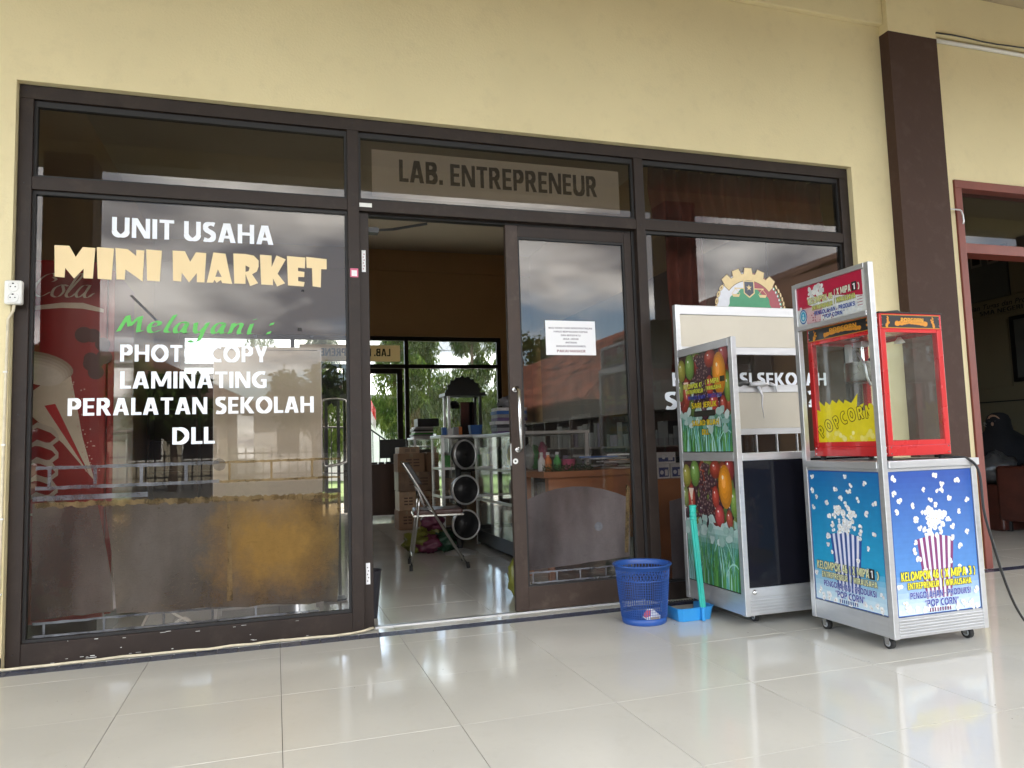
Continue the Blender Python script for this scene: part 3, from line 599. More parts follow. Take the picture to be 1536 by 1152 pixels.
# sliding door
DO = empty('sliding_door', (1.316, .05, .008), None, None); DO.parent = SHOP; DO.location = (1.316+1.24, .05, .008)
DO['label'] = 'glazed brown sliding door half open, steel pull handle'
def wpart(name, m, mb, parent, **k): return mb.build(name, m, parent, **k)
bx('door_stile', 'brown_door', DO, 1.316, 1.394, .046, .084, .012, 2.3185, bevel=.003)
bx('door_stile', 'brown_al', DO, 2.110, 2.160, .046, .084, .012, 2.3185, bevel=.003)
bx('door_rail', 'brown_al', DO, 1.394, 2.110, .049, .081, 2.250, 2.3185, bevel=.002)
bx('door_rail', 'brown_door', DO, 1.394, 2.110, .049, .081, .012, .148, bevel=.002)
bead(DO, 1.394, 2.110, .148, 2.25, .052, .076, t=.010, top=.014)
bx('door_glass', 'glass', DO, 1.40, 2.104, .062, .068, .154, 2.244)
h = MB().tube([(1.347, .045, 1.312), (1.347, .0, 1.318), (1.349, -.020, 1.300), (1.351, -.022, 1.13), (1.354, -.020, .965), (1.355, .0, .95), (1.355, .045, .953)], .0115, 12)
h.lathe((1.347, .046, 1.312), [(.02, 0), (.018, .006), (.012, .008)], 16, (0, -1, 0)).lathe((1.355, .046, .953), [(.02, 0), (.018, .006), (.012, .008)], 16, (0, -1, 0))
h.build('pull_handle', 'steel', DO, smooth=True)
MB().lathe((1.337, .0458, .885), [(.0165, 0), (.0165, .0008)], 20, (0, -1, 0)).build('lock_disc', 'white_plastic', DO)
MB().lathe((1.337, .0449, .885), [(.006, 0), (.005, .0012)], 10, (0, -1, 0)).build('keyhole', 'dark_vinyl', DO)
bx('lock_plate', 'white_plastic', DO, 1.3135, 1.3158, .052, .076, .86, .99)
yd = .0613
flat(ragged(1.402, .238, 2.058, .275, 8, .003)+ragged(2.064, .28, 2.078, .63, 6, .003)+[(2.0, .665), (1.9, .695), (1.8, .715), (1.7, .72), (1.6, .712), (1.5, .69), (1.405, .655)], yd, 'film_remnant', 'film_door', DO)
ladder(.225, .165, 1.41, 2.05, [1.43, 1.58, 1.73, 1.9], .010, DO, yd-.0001)
MB().lathe((1.862, yd-.0001, .47), [(.027, 0), (.027, .0001)], 20, (0, -1, 0)).build('round_sticker_trace', 'residue', DO)
flat([(2.03, .30), (2.055, .30), (2.085, .70), (2.06, .715)], yd-.0002, 'glue_edge', 'residue_tan', DO)

# right pane lettering + emblem
glyph_sheet('KOPERASI SEKOLAH', 2.405, 3.60, 1.326, 1.413, YL, 'lettering', 'white_vinyl', PANE_R, .045)
glyph_sheet('SMA NEGERI 2', 2.345, 3.52, 1.178, 1.288, YL, 'lettering', 'white_vinyl', PANE_R, .045)
pr = Print((3.02, .0339, 1.83), (1, 0, 0), (0, 0, 1), 0)
def arc(r0, r1, a0, a1, col, n=24, tilt=0):
    for i in range(n):
        t0, t1 = R(a0+(a1-a0)*i/n), R(a0+(a1-a0)*(i+1)/n)
        pr.poly([(r0*math.cos(t0), r0*math.sin(t0)), (r1*math.cos(t0), r1*math.sin(t0)), (r1*math.cos(t1), r1*math.sin(t1)), (r0*math.cos(t1), r0*math.sin(t1))], col)
gold, brn = (.72, .56, .28), (.16, .09, .04)
pr.poly([(0, -.02)]+[(.262*math.cos(R(a)), .262*math.sin(R(a))) for a in range(90, 186, 6)], (.72, .74, .80))
pr.poly([(0, -.02)]+[(.262*math.cos(R(a)), .262*math.sin(R(a))) for a in range(-4, 92, 6)], (.36, .07, .09))
pr.poly([((.175+.008*math.cos(R(a*10)))*math.cos(R(a)), (.150+.008*math.cos(R(a*10)))*math.sin(R(a))) for a in range(-12, 193, 3)], (.05, .30, .15))
arc(.204, .258, 40, 140, brn); arc(.208, .254, 41, 139, gold)
for a in (50, 70, 90, 110, 130):
    for (q, col) in ((.004, brn), (0, gold)):
        c0, s0 = math.cos(R(a)), math.sin(R(a)); f = lambda rr, tt: (rr*c0-tt*s0, rr*s0+tt*c0)
        pr.poly([f(.250-q*0, -.034-q), f(.292+q, -.026-q), f(.292+q, .026+q), f(.250, .034+q)], col)
for i in range(5):
    a = 145+i*11; cx_, cz_ = .262*math.cos(R(a)), .262*math.sin(R(a))
    pr.disc(cx_, cz_, .013, brn, .026, 16, R(a)); pr.disc(cx_, cz_, .011, gold, .023, 16, R(a)); pr.disc(cx_, cz_, .004, brn, .012, 10, R(a))
for i in range(7):
    a = 38-i*6.5; pr.disc(.275*math.cos(R(a)), .275*math.sin(R(a)), .0085, brn, .018, 12, R(a-18)); pr.disc(.275*math.cos(R(a)), .275*math.sin(R(a)), .0065, gold, .015, 12, R(a-18))
    pr.disc(.252*math.cos(R(a)), .252*math.sin(R(a)), .010, (.05, .25, .12), .013, 8); pr.disc(.247*math.cos(R(a)), .247*math.sin(R(a))+.003, .006, (.75, .75, .78), .008, 6)
pr.rect(-.115, .115, .148, .155, gold)
for s in (-1, 1):
    X0 = s*.105
    pr.poly([(X0-.032, .112), (X0+.032, .112), (X0+.022, .093), (X0-.022, .093)], gold)
    pr.poly([(X0, .152), (X0-.034, .113), (X0-.030, .113), (X0, .146)], gold); pr.poly([(X0, .152), (X0, .146), (X0+.030, .113), (X0+.034, .113)], gold)
pr.poly([(-.043, .205), (.043, .205), (.043, .12), (0, .088), (-.043, .12)], gold); pr.poly([(-.035, .198), (.035, .198), (.035, .124), (0, .099), (-.035, .124)], (.05, .06, .09))
pr.poly([((.022 if k % 2 == 0 else .009)*math.cos(R(90+36*k)), .158+(.022 if k % 2 == 0 else .009)*math.sin(R(90+36*k))) for k in range(10)], gold)
o = pr.build('round_emblem', PANE_R)
flat([(2.335, .06), (2.60, .05), (2.9, .06), (2.9, .60), (2.6, .64), (2.47, .625), (2.34, .60)], YF, 'film_remnant', 'film_door', PANE_R)

# sign above the door, stuck behind the glass; notice; stickers
SG = bx('name_sign', 'sign_panel', None, .518, 2.09, .0425, .0435, 2.435, 2.715); tag(SG, 'faded grey sign over the doorway reading LAB. ENTREPRENEUR', 'sign')
glyph_sheet('LAB. ENTREPRENEUR', .676, 1.936, 2.535, 2.668, .0421, 'lettering', 'dark_vinyl', SG, .045)
PN = bx('paper_notice', 'paper', None, 1.56, 1.892, .0600, .0606, 1.524, 1.738); tag(PN, 'white paper notice taped on the sliding door glass', 'notice')
for k, (t, wd, sz) in enumerate((('BAGI SISWA YANG BERKEPENTINGAN', .29, .011), ('HARUS BERPAKAIAN SOPAN', .225, .011), ('DAN BERSEPATU', .13, .011), ('JAGA JARAK', .105, .011), ('ANTRIAN', .075, .011), ('JANGAN BERGEROMBOL', .20, .011), ('PAKAI MASKER', .19, .016))):
    z = 1.700-k*.0225-(0.008 if k == 6 else 0); z -= .008
    glyph_sheet(t, 1.726-wd/2, 1.726+wd/2, z-sz/2, z+sz/2, .0598, 'lettering', mat('ink%d' % k, (.22, .20, .24) if k < 6 else (.28, .14, .16), .8), PN, .005)
ST = bx('strip_sticker', 'paper', None, .452, .474, .0288, .0296, 1.985, 2.11); tag(ST, 'narrow white sticker high on the door jamb', 'sticker', 'paper strips on the door jamb')
b = MB()
for i in range(6): b.box(.457+.005*(i % 2), .463+.005*(i % 2), .0284, .0287, 2.0+.017*i, 2.006+.017*i)
b.build('printed_marks', mat('pink_ink', (.4, .12, .15), .7), ST)
ST = bx('strip_sticker', 'paper', None, .452, .474, .0288, .0296, .245, .36); tag(ST, 'narrow white sticker near the foot of the door jamb', 'sticker', 'paper strips on the door jamb')
b = MB()
for i in range(5): b.box(.457+.005*(i % 2), .463+.005*(i % 2), .0284, .0287, .26+.018*i, .266+.018*i)
b.build('printed_marks', mat('grey_ink', (.2, .2, .2), .7), ST)
ST = bx('square_sticker', mat('pink', (.62, .12, .22), .5), None, .384, .428, -.0010, -.0002, 1.946, 1.996); tag(ST, 'small square pink edged sticker on the post beside the window', 'sticker')
bx('sticker_face', 'paper', ST, .391, .421, -.0014, -.0011, 1.952, 1.985)
ST = bx('door_tag', 'white_plastic', None, .440, .510, .0015, .0028, 2.355, 2.378); tag(ST, 'little white tag on the rail above the doorway corner', 'tag')

# socket and cream cable
SK = bx('wall_socket', 'white_plastic', None, -1.262, -1.186, -.078, -.0405, 1.730, 1.848, bevel=.010, seg=3); tag(SK, 'white double wall socket at the left edge of the window', 'socket')
for z in (1.762, 1.815):
    MB().lathe((-1.224, -.0785, z), [(.026, 0), (.025, .003), (.020, .003), (.019, -.001)], 24, (0, -1, 0)).build('socket_ring', 'white_plastic', SK, smooth=False)
    MB().lathe((-1.234, -.080, z), [(.0032, 0), (.003, .0003)], 8, (0, -1, 0)).lathe((-1.214, -.080, z), [(.0032, 0), (.003, .0003)], 8, (0, -1, 0)).box(-1.228, -1.220, -.0803, -.0785, z+.013, z+.019).build('socket_holes', 'black', SK)
pts = [(-1.224, -.055, 1.73), (-1.228, -.052, 1.70), (-1.250, -.048, 1.66), (-1.254, -.048, 1.2), (-1.256, -.048, .6), (-1.258, -.048, .1), (-1.255, -.05, .02), (-1.235, -.055, .009)]
pts += [(-1.235+.1*i, -.052-.008*math.sin(i*.9)-.006*math.sin(i*2.3), .008+.004*abs(math.sin(i*1.7))) for i in range(1, 17)]+[(.43, -.04, .015), (.47, -.02, .02), (.49, .01, .014)]
pts = [tuple(p) for p in pts]
cm = [Vector(p) for p in pts]
o = MB().tube(cm, .0068, 8).build('cream_cable', 'cable_cream', None, smooth=True); tag(o, 'cream cable running down from the socket and along the window foot', 'cable')
for z in (.35, .7, 1.05, 1.4): bx('cable_clip', 'white_plastic', o, -1.263, -1.246, -.056, -.0405, z, z+.008)
# hook beside red frame
o = MB().tube([(4.70, -.05, 2.617), (4.72, -.075, 2.615), (4.80, -.08, 2.612), (4.815, -.08, 2.605), (4.83, -.078, 2.57), (4.832, -.078, 2.53), (4.825, -.078, 2.51)], .006, 8).build('window_hook', 'alu', None, smooth=True)
tag(o, 'small metal hook sticking out beside the red door frame', 'hook')

# red office door frame
RF = empty('office_door_frame', (4.80, -.05, 0), 'red brown frame of the office doorway with a tinted transom light', 'door frame')
bx('frame_post', 'red_frame', RF, 4.802, 4.866, -.055, .10, .0008, 2.79, bevel=.003); bx('frame_post', 'red_frame', RF, 6.635, 6.698, -.055, .10, .0008, 2.79, bevel=.003)
bx('top_rail', 'red_frame', RF, 4.802, 6.698, -.055, .10, 2.7905, 2.853, bevel=.003); bx('transom_rail', 'red_frame', RF, 4.8665, 6.6345, -.050, .095, 2.30, 2.375, bevel=.003)
bx('transom_pane', 'glass_dirty', RF, 4.87, 6.63, .03, .036, 2.377, 2.789)

# ---------------------------------------------------------------- back shopfront
BK = empty('back_shopfront', (-1.4, 8.04, 0), 'dark framed rear windows and doorway opening on the garden', 'shopfront')
xb = [(-1.40, -1.335), (.215, .28), (2.03, 2.095), (3.63, 3.70)]
for a, b in xb: bx('frame_post', 'brown_al', BK, a, b, 8.04, 8.11, .0008, 2.79)
bx('top_rail', 'brown_al', BK, -1.40, 3.70, 8.04, 8.11, 2.7903, 2.86)
for (a, b) in ((xb[0][1], xb[1][0]), (xb[1][1], xb[2][0]), (xb[2][1], xb[3][0])):
    bx('transom_rail', 'brown_al', BK, a, b, 8.043, 8.107, 2.33, 2.395)
    bx('transom_pane', 'back_glass', BK, a+.002, b-.002, 8.07, 8.076, 2.397, 2.789)
for (a, b) in ((xb[0][1], xb[1][0]), (xb[2][1], xb[3][0])):
    bx('bottom_rail', 'brown_al', BK, a, b, 8.043, 8.107, .0008, .105); bx('glass_pane', 'back_glass', BK, a+.002, b-.002, 8.07, 8.076, .107, 2.328)
bx('door_stile', 'brown_al', BK, 1.90, 1.99, 8.05, 8.09, .01, 2.325); bx('door_stile', 'brown_al', BK, 1.02, 1.08, 8.05, 8.09, .01, 2.325)
bx('door_rail', 'brown_al', BK, 1.08, 1.90, 8.053, 8.087, 2.24, 2.325); bx('door_rail', 'brown_al', BK, 1.08, 1.90, 8.053, 8.087, .01, .14)
bx('door_glass', 'clear', BK, 1.082, 1.898, 8.068, 8.074, .142, 2.238)
m, t, b_ = base('backlit_sheet'); b_.inputs['Base Color'].default_value = (.72, .60, .42, 1); t_ = t.nodes.new('ShaderNodeBsdfTranslucent'); t_.inputs[0].default_value = (.72, .60, .42, 1)
ms = t.nodes.new('ShaderNodeMixShader'); ms.inputs[0].default_value = .55; t.links.new(b_.outputs[0], ms.inputs[1]); t.links.new(t_.outputs[0], ms.inputs[2]); t.links.new(ms.outputs[0], t.nodes['Material Output'].inputs[0]); M['backlit'] = m
SB = bx('name_sign', 'backlit', None, .35, 1.96, 8.062, 8.063, 2.44, 2.715); tag(SB, 'cream sign on the rear transom, its lettering seen reversed', 'sign')
glyph_sheet('LAB. ENTREPRENEUR', .50, 1.80, 2.53, 2.655, 8.0612, 'lettering', 'dark_vinyl', SB, .045, mirror=True)

# ================================================================ POPCORN CART
def castor(parent, x, y):
    c = MB().lathe((x-.011, y, .027), [(.0265, 0), (.0265, .022)], 20, (1, 0, 0)).build('castor', 'rubber', parent)
    MB().lathe((x-.0125, y, .027), [(.016, 0), (.016, .025)], 16, (1, 0, 0)).build('wheel_hub', 'alu', c)
    MB().box(x-.015, x-.0128, y-.012, y+.014, .020, .058).box(x+.0128, x+.015, y-.012, y+.014, .020, .058).box(x-.02, x+.02, y-.02, y+.02, .0575, .0605).build('castor_fork', 'steel', c)
def lerp(a, b, t): return tuple(x+(y-x)*t for x, y in zip(a, b))
def popcorn_bit(p, a, b, r):
    for k in range(5):
        t = random.uniform(0, 6.3); p.disc(a+r*.5*math.cos(t), b+r*.5*math.sin(t), r*random.uniform(.42, .62), lerp((.62, .64, .68), (.88, .88, .86), random.random()), n=8, jag=.18)
    p.disc(a+random.uniform(-.2, .2)*r, b-r*.1, r*.22, (.55, .42, .22), n=6, jag=.3)
def popcorn_poster(O, U, W, H, parent, stripe, c_top, c_mid, line2, patch, tcol, lift=.0003):
    p = Print(O, U, (0, 0, 1), lift); n = 26
    for i in range(n):
        t = (i+.5)/n; col = lerp((.62, .75, .82), c_mid, min(1, t/.28)) if t < .28 else lerp(c_mid, c_top, (t-.28)/.72)
        p.rect(0, W, H*i/n, H*(i+1)/n, col)
    cx_, w0, w1 = .50*W, .155*W, .225*W; zt, zb = .52*H, .10*H
    for i in range(13):     # the striped box
        t0, t1 = i/13, (i+1)/13; c_ = stripe if i % 2 == 0 else (.66, .68, .78)
        top = lambda t: zt+(.03*H*(1-abs(2*t-1)))
        p.poly([(cx_-w0+2*w0*t0, zb), (cx_-w0+2*w0*t1, zb), (cx_-w1+2*w1*t1, top(t1)), (cx_-w1+2*w1*t0, top(t0))], c_)
    for i in range(46):
        t = random.random(); a = cx_+random.gauss(0, .105)*W*(1.1-.5*t); b = zt+.015*H+t*.20*H; popcorn_bit(p, max(.05*W, min(.95*W, a)), b, random.uniform(.022, .034)*W*1.1)
    for a, b in ((.05, .96), (.04, .85), (.10, .80), (.05, .72), (.26, .76), (.32, .60), (.40, .87), (.55, .97), (.63, .91), (.62, .86), (.53, .76), (.71, .80), (.82, .92), (.82, .70), (.93, .78), (.72, .60), (.80, .45), (.70, .52), (.28, .66), (.25, .50), (.28, .38), (.35, .29), (.84, .27), (.77, .30), (.03, .20), (.95, .13), (.57, .85), (.61, .70), (.45, .72), (.66, .35), (.24, .44), (.88, .05), (.12, .04), (.3, .02), (.6, .03), (.08, .08), (.9, .55), (.47, .8)):
        popcorn_bit(p, a*W, b*H, random.uniform(.026, .036)*W)
    for i in range(16): popcorn_bit(p, random.random()*W*.94+.03*W, random.uniform(.012, .06)*H, .03*W)
    for i in range(9): p.rect(cx_-.14*W+i*.031*W, cx_-.125*W+i*.031*W, .008*H, .035*H, tuple(c*.8 for c in stripe))
    blk = (.02, .02, .03)
    p.text('KELOMPOK 46', .05*W, .50*W, .238*H, .300*H, tcol, .03, blk, .05)
    p.text('( X MIPA '+('' if patch else '3 )'), .53*W, (.80 if patch else .955)*W, .238*H, .300*H, tcol, .03, blk, .05)
    if patch:
        p.rect(.80*W, .87*W, .232*H, .308*H, (.02, .02, .02)); p.text('1', .822*W, .848*W, .245*H, .297*H, (.75, .75, .75), .02); p.text(')', .895*W, .925*W, .238*H, .300*H, tcol, .03, blk, .05)
    p.text('ENTREPRENEUR', .12*W, .50*W, .178*H, .222*H, tcol, .03, blk, .06); p.text('/ WIRAUSAHA', .54*W, .90*W, .178*H, .222*H, tcol, .03, blk, .06)
    p.text('PENGOLAHAN - PRODUKSI', .14*W, .88*W, .110*H, .155*H, (.04, .05, .30), .02, (.75, .82, .9), .03)
    p.text('"POP CORN"', .31*W, .72*W, .045*H, .095*H, (.04, .05, .30), .02, (.75, .82, .9), .03)
    return p.build('print', parent)
PC = empty('popcorn_cart', (2.61, -1.44, 0), 'silver popcorn cart on castors with blue popcorn posters', 'cart')
x0, x1, y0, y1 = 2.61, 3.163, -1.44, -.90
A = 'alu'
for (px, py, zt) in ((x0, y0, 1.78), (x0, y1-.03, 1.78), (x1-.028, y0, .815), (x1-.028, y1-.03, .815)):
    bx('corner_post', A, PC, px, px+.028, py, py+.030, .058, zt, bevel=.002)
def face(parent, z0, z1, front, rib):
    if front: bx('kick_panel', A, parent, x0+.0285, x1-.0285, y0+.003, y0+.012, z0, z1, bevel=.001); f = lambda t: MB().box(x0+.03, x1-.03, y0-.0015, y0+.003, t, t+.008)
    else: bx('kick_panel', A, parent, x0+.003, x0+.012, y0+.031, y1-.031, z0, z1, bevel=.001); f = lambda t: MB().box(x0-.0015, x0+.003, y0+.032, y1-.032, t, t+.008)
    for k in range(rib): f(z0+.008+k*(z1-z0-.012)/rib).build('rib', A, parent, bevel=.002)
face(PC, .060, .150, True, 6); face(PC, .060, .150, False, 0)
for d in ((x0+.003, x1-.003, y1-.012, y1-.003),): bx('back_panel', 'cream_panel', PC, *d, .06, .81)
bx('side_panel', 'cream_panel', PC, x1-.012, x1-.003, y0+.031, y1-.031, .06, .81)
bx('frame_rail', A, PC, x0+.0285, x1-.0285, y0+.002, y0+.026, .803, .8175, bevel=.002); bx('frame_rail', A, PC, x0+.002, x0+.026, y0+.0305, y1-.0305, .803, .8175, bevel=.002)
bx('table_top', A, PC, x0+.030, x1+.012, y0-.010, y1+.005, .818, .852, bevel=.003); bx('table_edge', A, PC, x0-.006, x0+.0295, y0+.031, y1-.031, .818, .851, bevel=.002)
pf = bx('front_poster', 'blue_plastic', PC, x0+.032, x1-.030, y0+.006, y0+.012, .152, .802)
popcorn_poster((x0+.037, y0+.006, .157), (1, 0, 0), x1-x0-.072, .64, pf, (.20, .03, .14), (.02, .07, .33), (.08, .24, .56), '', False, (.80, .72, .03))
ps = bx('side_poster', 'blue_plastic', PC, x0+.006, x0+.012, y0+.032, y1-.032, .152, .802)
popcorn_poster((x0+.006, y1-.037, .157), (0, -1, 0), y1-y0-.074, .64, ps, (.03, .08, .30), (.01, .13, .36), (.02, .32, .55), '', True, (.62, .64, .36))
# sign on the two tall posts
bx('sign_rail', A, PC, x0-.002, x0+.026, y0+.0305, y1-.0305, 1.756, 1.781, bevel=.002); bx('sign_rail', A, PC, x0-.002, x0+.026, y0+.0305, y1-.0305, 1.530, 1.555, bevel=.002)
sb = bx('sign_board', 'white_plastic', PC, x0+.008, x0+.014, y0+.0305, y1-.0305, 1.5555, 1.7555)
W, H = y1-y0-.061, .20
p = Print((x0+.008, y1-.0305, 1.5555), (0, -1, 0), (0, 0, 1))
p.rect(0, W, 0, H, (.62, .64, .62)); p.poly([(0, H), (0, .42*H), (.3*W, .42*H), (.5*W, .6*H), (.93*W, .40*H), (.955*W, .40*H), (.955*W, H)], (.42, .015, .05))
for i in range(15): p.poly([(.14*W+.014*W*i, 0), (.147*W+.014*W*i, 0), (.117*W+.019*W*i, .45*H), (.108*W+.019*W*i, .45*H)], (.5, .12, .16))
for i in range(70):
    t = random.random(); a = (.30+random.gauss(0, .075))*W; b = H*(.45+.48*t) if abs(a/W-.28) < .13 else H*(.4+.2*t); p.disc(a, b, .03*W*random.uniform(.5, 1), lerp((.5, .54, .52), (.74, .76, .74), random.random()), n=8, jag=.2)
for i in range(60): p.disc(random.uniform(.45, .98)*W, random.uniform(.02, .36)*H, .02*W*random.uniform(.4, 1), lerp((.5, .55, .57), (.72, .74, .74), random.random()), n=8, jag=.3)
for i in range(26): p.disc(random.uniform(.2, .6)*W, random.uniform(.02, .25)*H, .008*W, (.3, .02, .06), n=6, jag=.4)
for i in range(4): p.rect(.88*W, .95*W, (.16+.07*i)*H, (.175+.07*i)*H, (.3, .02, .06))
p.text('KELOMPOK 46', .17*W, .54*W, .50*H, .66*H, (.66, .66, .30), .03, (.03, .04, .02), .05); p.text('( X MIPA', .57*W, .80*W, .55*H, .72*H, (.70, .70, .55), .03, (.02, .02, .02), .05)
p.rect(.815*W, .88*W, .54*H, .76*H, (.02, .02, .02)); p.text('1', .83*W, .86*W, .57*H, .72*H, (.75, .75, .75), .02); p.text(')', .895*W, .92*W, .55*H, .72*H, (.7, .7, .55), .03, (.02, .02, .02), .05)
p.text('ENTREPRENEUR', .23*W, .54*W, .33*H, .44*H, (.60, .62, .18), .03, (.03, .04, .02), .06); p.text('/ WIRAUSAHA', .56*W, .86*W, .36*H, .49*H, (.60, .62, .18), .03, (.03, .04, .02), .06)
p.text('PENGOLAHAN - PRODUKSI', .26*W, .85*W, .18*H, .29*H, (.02, .06, .30), .02); p.text('"POP.CORN "', .39*W, .70*W, .05*H, .15*H, (.02, .06, .30), .02)
p.disc(.085*W, .22*H, .060*W, (.02, .10, .30), .19*H, 24); p.disc(.085*W, .22*H, .050*W, (.45, .55, .6), .155*H, 24); p.disc(.085*W, .23*H, .040*W, (.02, .28, .45), .125*H, 20); p.disc(.085*W, .19*H, .018*W, (.4, .6, .66), .05*H, 8); p.disc(.085*W, .27*H, .010*W, (.5, .7, .75), .03*H, 8)
p.build('print', sb)
for (a, b) in ((x0+.03, y0+.075), (x1-.06, y0+.075), (x0+.03, y1-.06), (x1-.06, y1-.06)): castor(PC, a+.01, b)

# ================================================================ POPCORN MACHINE
mx0, mx1, my0, my1, mz0, mz1 = 2.690, 3.062, -1.402, -.90, .872, 1.545
PM = empty('popcorn_machine', (mx0, my0, .8525), 'red popcorn machine with glass sides on the cart', 'popcorn machine')
for a, b in ((mx0+.03, my0+.03), (mx1-.03, my0+.03), (mx0+.03, my1-.03), (mx1-.03, my1-.03)): MB().lathe((a, b, .8525), [(.013, 0), (.015, .0198)], 12).build('foot', 'rubber', PM)
bx('base_box', 'red_paint', PM, mx0, mx1, my0, my1, mz0, mz0+.048, bevel=.003)
for a, b in ((mx0, my0), (mx1-.030, my0), (mx0, my1-.030), (mx1-.030, my1-.030)): bx('corner_post', 'red_paint', PM, a, a+.030, b, b+.030, mz0+.0485, mz1-.075, bevel=.002)
for z0_, z1_ in ((mz0+.0485, mz0+.072), (mz1-.090, mz1-.075)):
    bx('frame_rail', 'red_paint', PM, mx0+.0305, mx1-.0305, my0+.002, my0+.02, z0_, z1_, bevel=.001); bx('frame_rail', 'red_paint', PM, mx0+.0305, mx1-.0305, my1-.02, my1-.002, z0_, z1_, bevel=.001)
    bx('frame_rail', 'red_paint', PM, mx0+.002, mx0+.02, my0+.0305, my1-.0305, z0_, z1_, bevel=.001); bx('frame_rail', 'red_paint', PM, mx1-.02, mx1-.002, my0+.0305, my1-.0305, z0_, z1_, bevel=.001)
hd = bx('header_box', 'red_paint', PM, mx0, mx1, my0, my1, mz1-.0745, mz1, bevel=.002)
bx('top_cap', 'black', PM, mx0-.004, mx1+.004, my0-.004, my1+.004, mz1+.0003, mz1+.008, bevel=.002)
def header_print(O, U, W, H):
    p = Print(O, U, (0, 0, 1), .0006); p.rect(0, W, 0, H, (.012, .012, .012)); p.rect(0, W, H*.0, H*.05, (.45, .22, .01)); p.rect(0, W, H*.95, H, (.45, .22, .01)); o_ = (.62, .24, .01)
    for i in range(26): t = i/25; p.disc(W*(.26+.50*t), H*(.33+.16*math.sin(t*3.14)), H*.17*random.uniform(.8, 1.2), o_, n=9, jag=.15)
    for q in (.10, .88):
        for k in range(9): p.disc(W*q+random.uniform(-.022, .022)*W, H*(.15+.085*k), H*.10*(1.25-.08*k), o_, n=8, jag=.15)
    p.text('POPCORN', .33*W, .72*W, .44*H, .78*H, o_, .05, (.012, .012, .012), .06); p.text('POPCORN', .33*W, .72*W, .44*H, .78*H, (.75, .34, .02), .03)
    p.build('header_print', hd)
header_print((mx0+.012, my0, mz1-.070), (1, 0, 0), mx1-mx0-.024, .064); header_print((mx0, my1-.012, mz1-.070), (0, -1, 0), my1-my0-.024, .064)
zg0, zg1 = mz0+.0725, mz1-.0905
bx('front_glass', 'clear', PM, mx0+.0305, mx1-.0305, my0+.009, my0+.013, zg0, zg1); sg = bx('side_glass', 'clear', PM, mx0+.009, mx0+.013, my0+.0305, my1-.0305, zg0, zg1)
bx('side_glass', 'clear', PM, mx1-.013, mx1-.009, my0+.0305, my1-.0305, zg0, zg1); bx('back_glass', 'clear', PM, mx0+.0305, mx1-.0305, my1-.013, my1-.009, zg0, zg1)
p = Print((mx0+.009, my1-.031, zg0), (0, -1, 0), (0, 0, 1), .0006); W = my1-my0-.062; yl = (.72, .60, .015)
p.poly([(0, 0), (W, 0), (W, .14), (.70*W, .15), (.75*W, .185), (.64*W, .17), (.66*W, .235), (.56*W, .19), (.46*W, .21), (.44*W, .19), (.37*W, .215), (.33*W, .195), (.26*W, .215), (.22*W, .19), (.15*W, .21), (.13*W, .185), (.04*W, .215), (.06*W, .16), (0, .17)], yl)
pale = (.80, .74, .30)
for i in range(24): p.disc(random.uniform(.02, .98)*W, random.uniform(.012, .05), .016*random.uniform(.6, 1), lerp(yl, pale, random.random()), n=8, jag=.2)
_adv = 0
for i, ch in enumerate('POPCORN'):
    t = i/6; a = (.07+.70*_adv/5.3)*W; _adv += FONT[ch][0]+.14; b = .022+.090*math.sin(t*1.45)**.9; s_ = .066
    vs, fs = text_polys(ch, .05); xs = [v[0] for v in vs]; wd = (max(xs)-min(xs)); an = R(34*(1-t)+4)
    for off, col in ((.0042, (.05, .03, .0)), (0, yl)):
        for dx, dy in (((-1, 0), (1, 0), (0, -1), (0, 1), (.7, .7), (-.7, -.7), (.7, -.7), (-.7, .7)) if off else ((0, 0),)):
            q = [((x-min(xs))*s_+dx*off, y*s_*1.25+dy*off, l) for x, y, l in vs]; p.d += 6e-6 if off else 1e-4
            p.mb.add([p.P(a+x*math.cos(an)-y*math.sin(an), b+x*math.sin(an)+y*math.cos(an), l) for x, y, l in q], fs, col)
for k in range(8): p.disc(.87*W+random.uniform(-.03, .03)*W, .07+.014*k, .020*(1.15-.06*k), yl, n=9, jag=.12)
p.build('yellow_print', sg)
MB().box(mx0+.03, mx1-.03, my0+.03, my1-.03, mz0+.0487, mz0+.0505).build('tray', 'steel', PM)
kx, ky, kz = 2.87, -1.09, 1.243
kt = MB().lathe((kx, ky, kz), [(.070, 0), (.088, .004), (.092, .012), (.092, .098), (.095, .102), (.090, .104), (.0, .106)], 32).build('kettle', 'kettle_steel', PM, smooth=True)
for d in kt.data.polygons: pass
MB().tube([(kx, ky, kz+.10), (kx, ky, kz+.215)], .008, 10).build('drive_shaft', 'steel', kt); MB().box(kx-.03, kx+.03, ky-.03, ky+.03, kz+.185, kz+.211).build('motor_block', 'alu', kt, bevel=.004)
MB().tube([(kx-.05, ky-.02, kz+.15), (kx-.07, ky-.06, kz+.12), (kx-.072, ky-.088, kz+.08), (kx-.068, ky-.092, kz+.02), (kx-.045, ky-.085, kz-.015), (kx-.01, ky-.07, kz-.02)], .006, 8).build('power_conduit', 'alu', kt, smooth=True)
MB().box(kx-.012, kx+.012, ky+.085, ky+.11, kz+.02, kz+.211).build('kettle_bracket', 'alu', kt); MB().tube([(kx+.04, ky, kz+.115), (kx+.055, ky-.01, kz+.13)], .010, 8).build('kettle_knob', 'black', kt)
MB().lathe((mx1-.12, my0+.14, zg1-.028), [(.008, .028), (.012, .02), (.026, .0), (.0, -.006)], 16).build('warming_lamp', 'white_plastic', PM, smooth=True)
b = MB()
for a in (mx0+.015, mx1-.015):
    for z in (mz0+.012, mz0+.04, mz1-.02, mz1-.055): b.lathe((a, my0-.0003, z), [(.004, 0), (.003, .0018)], 8, (0, -1, 0))
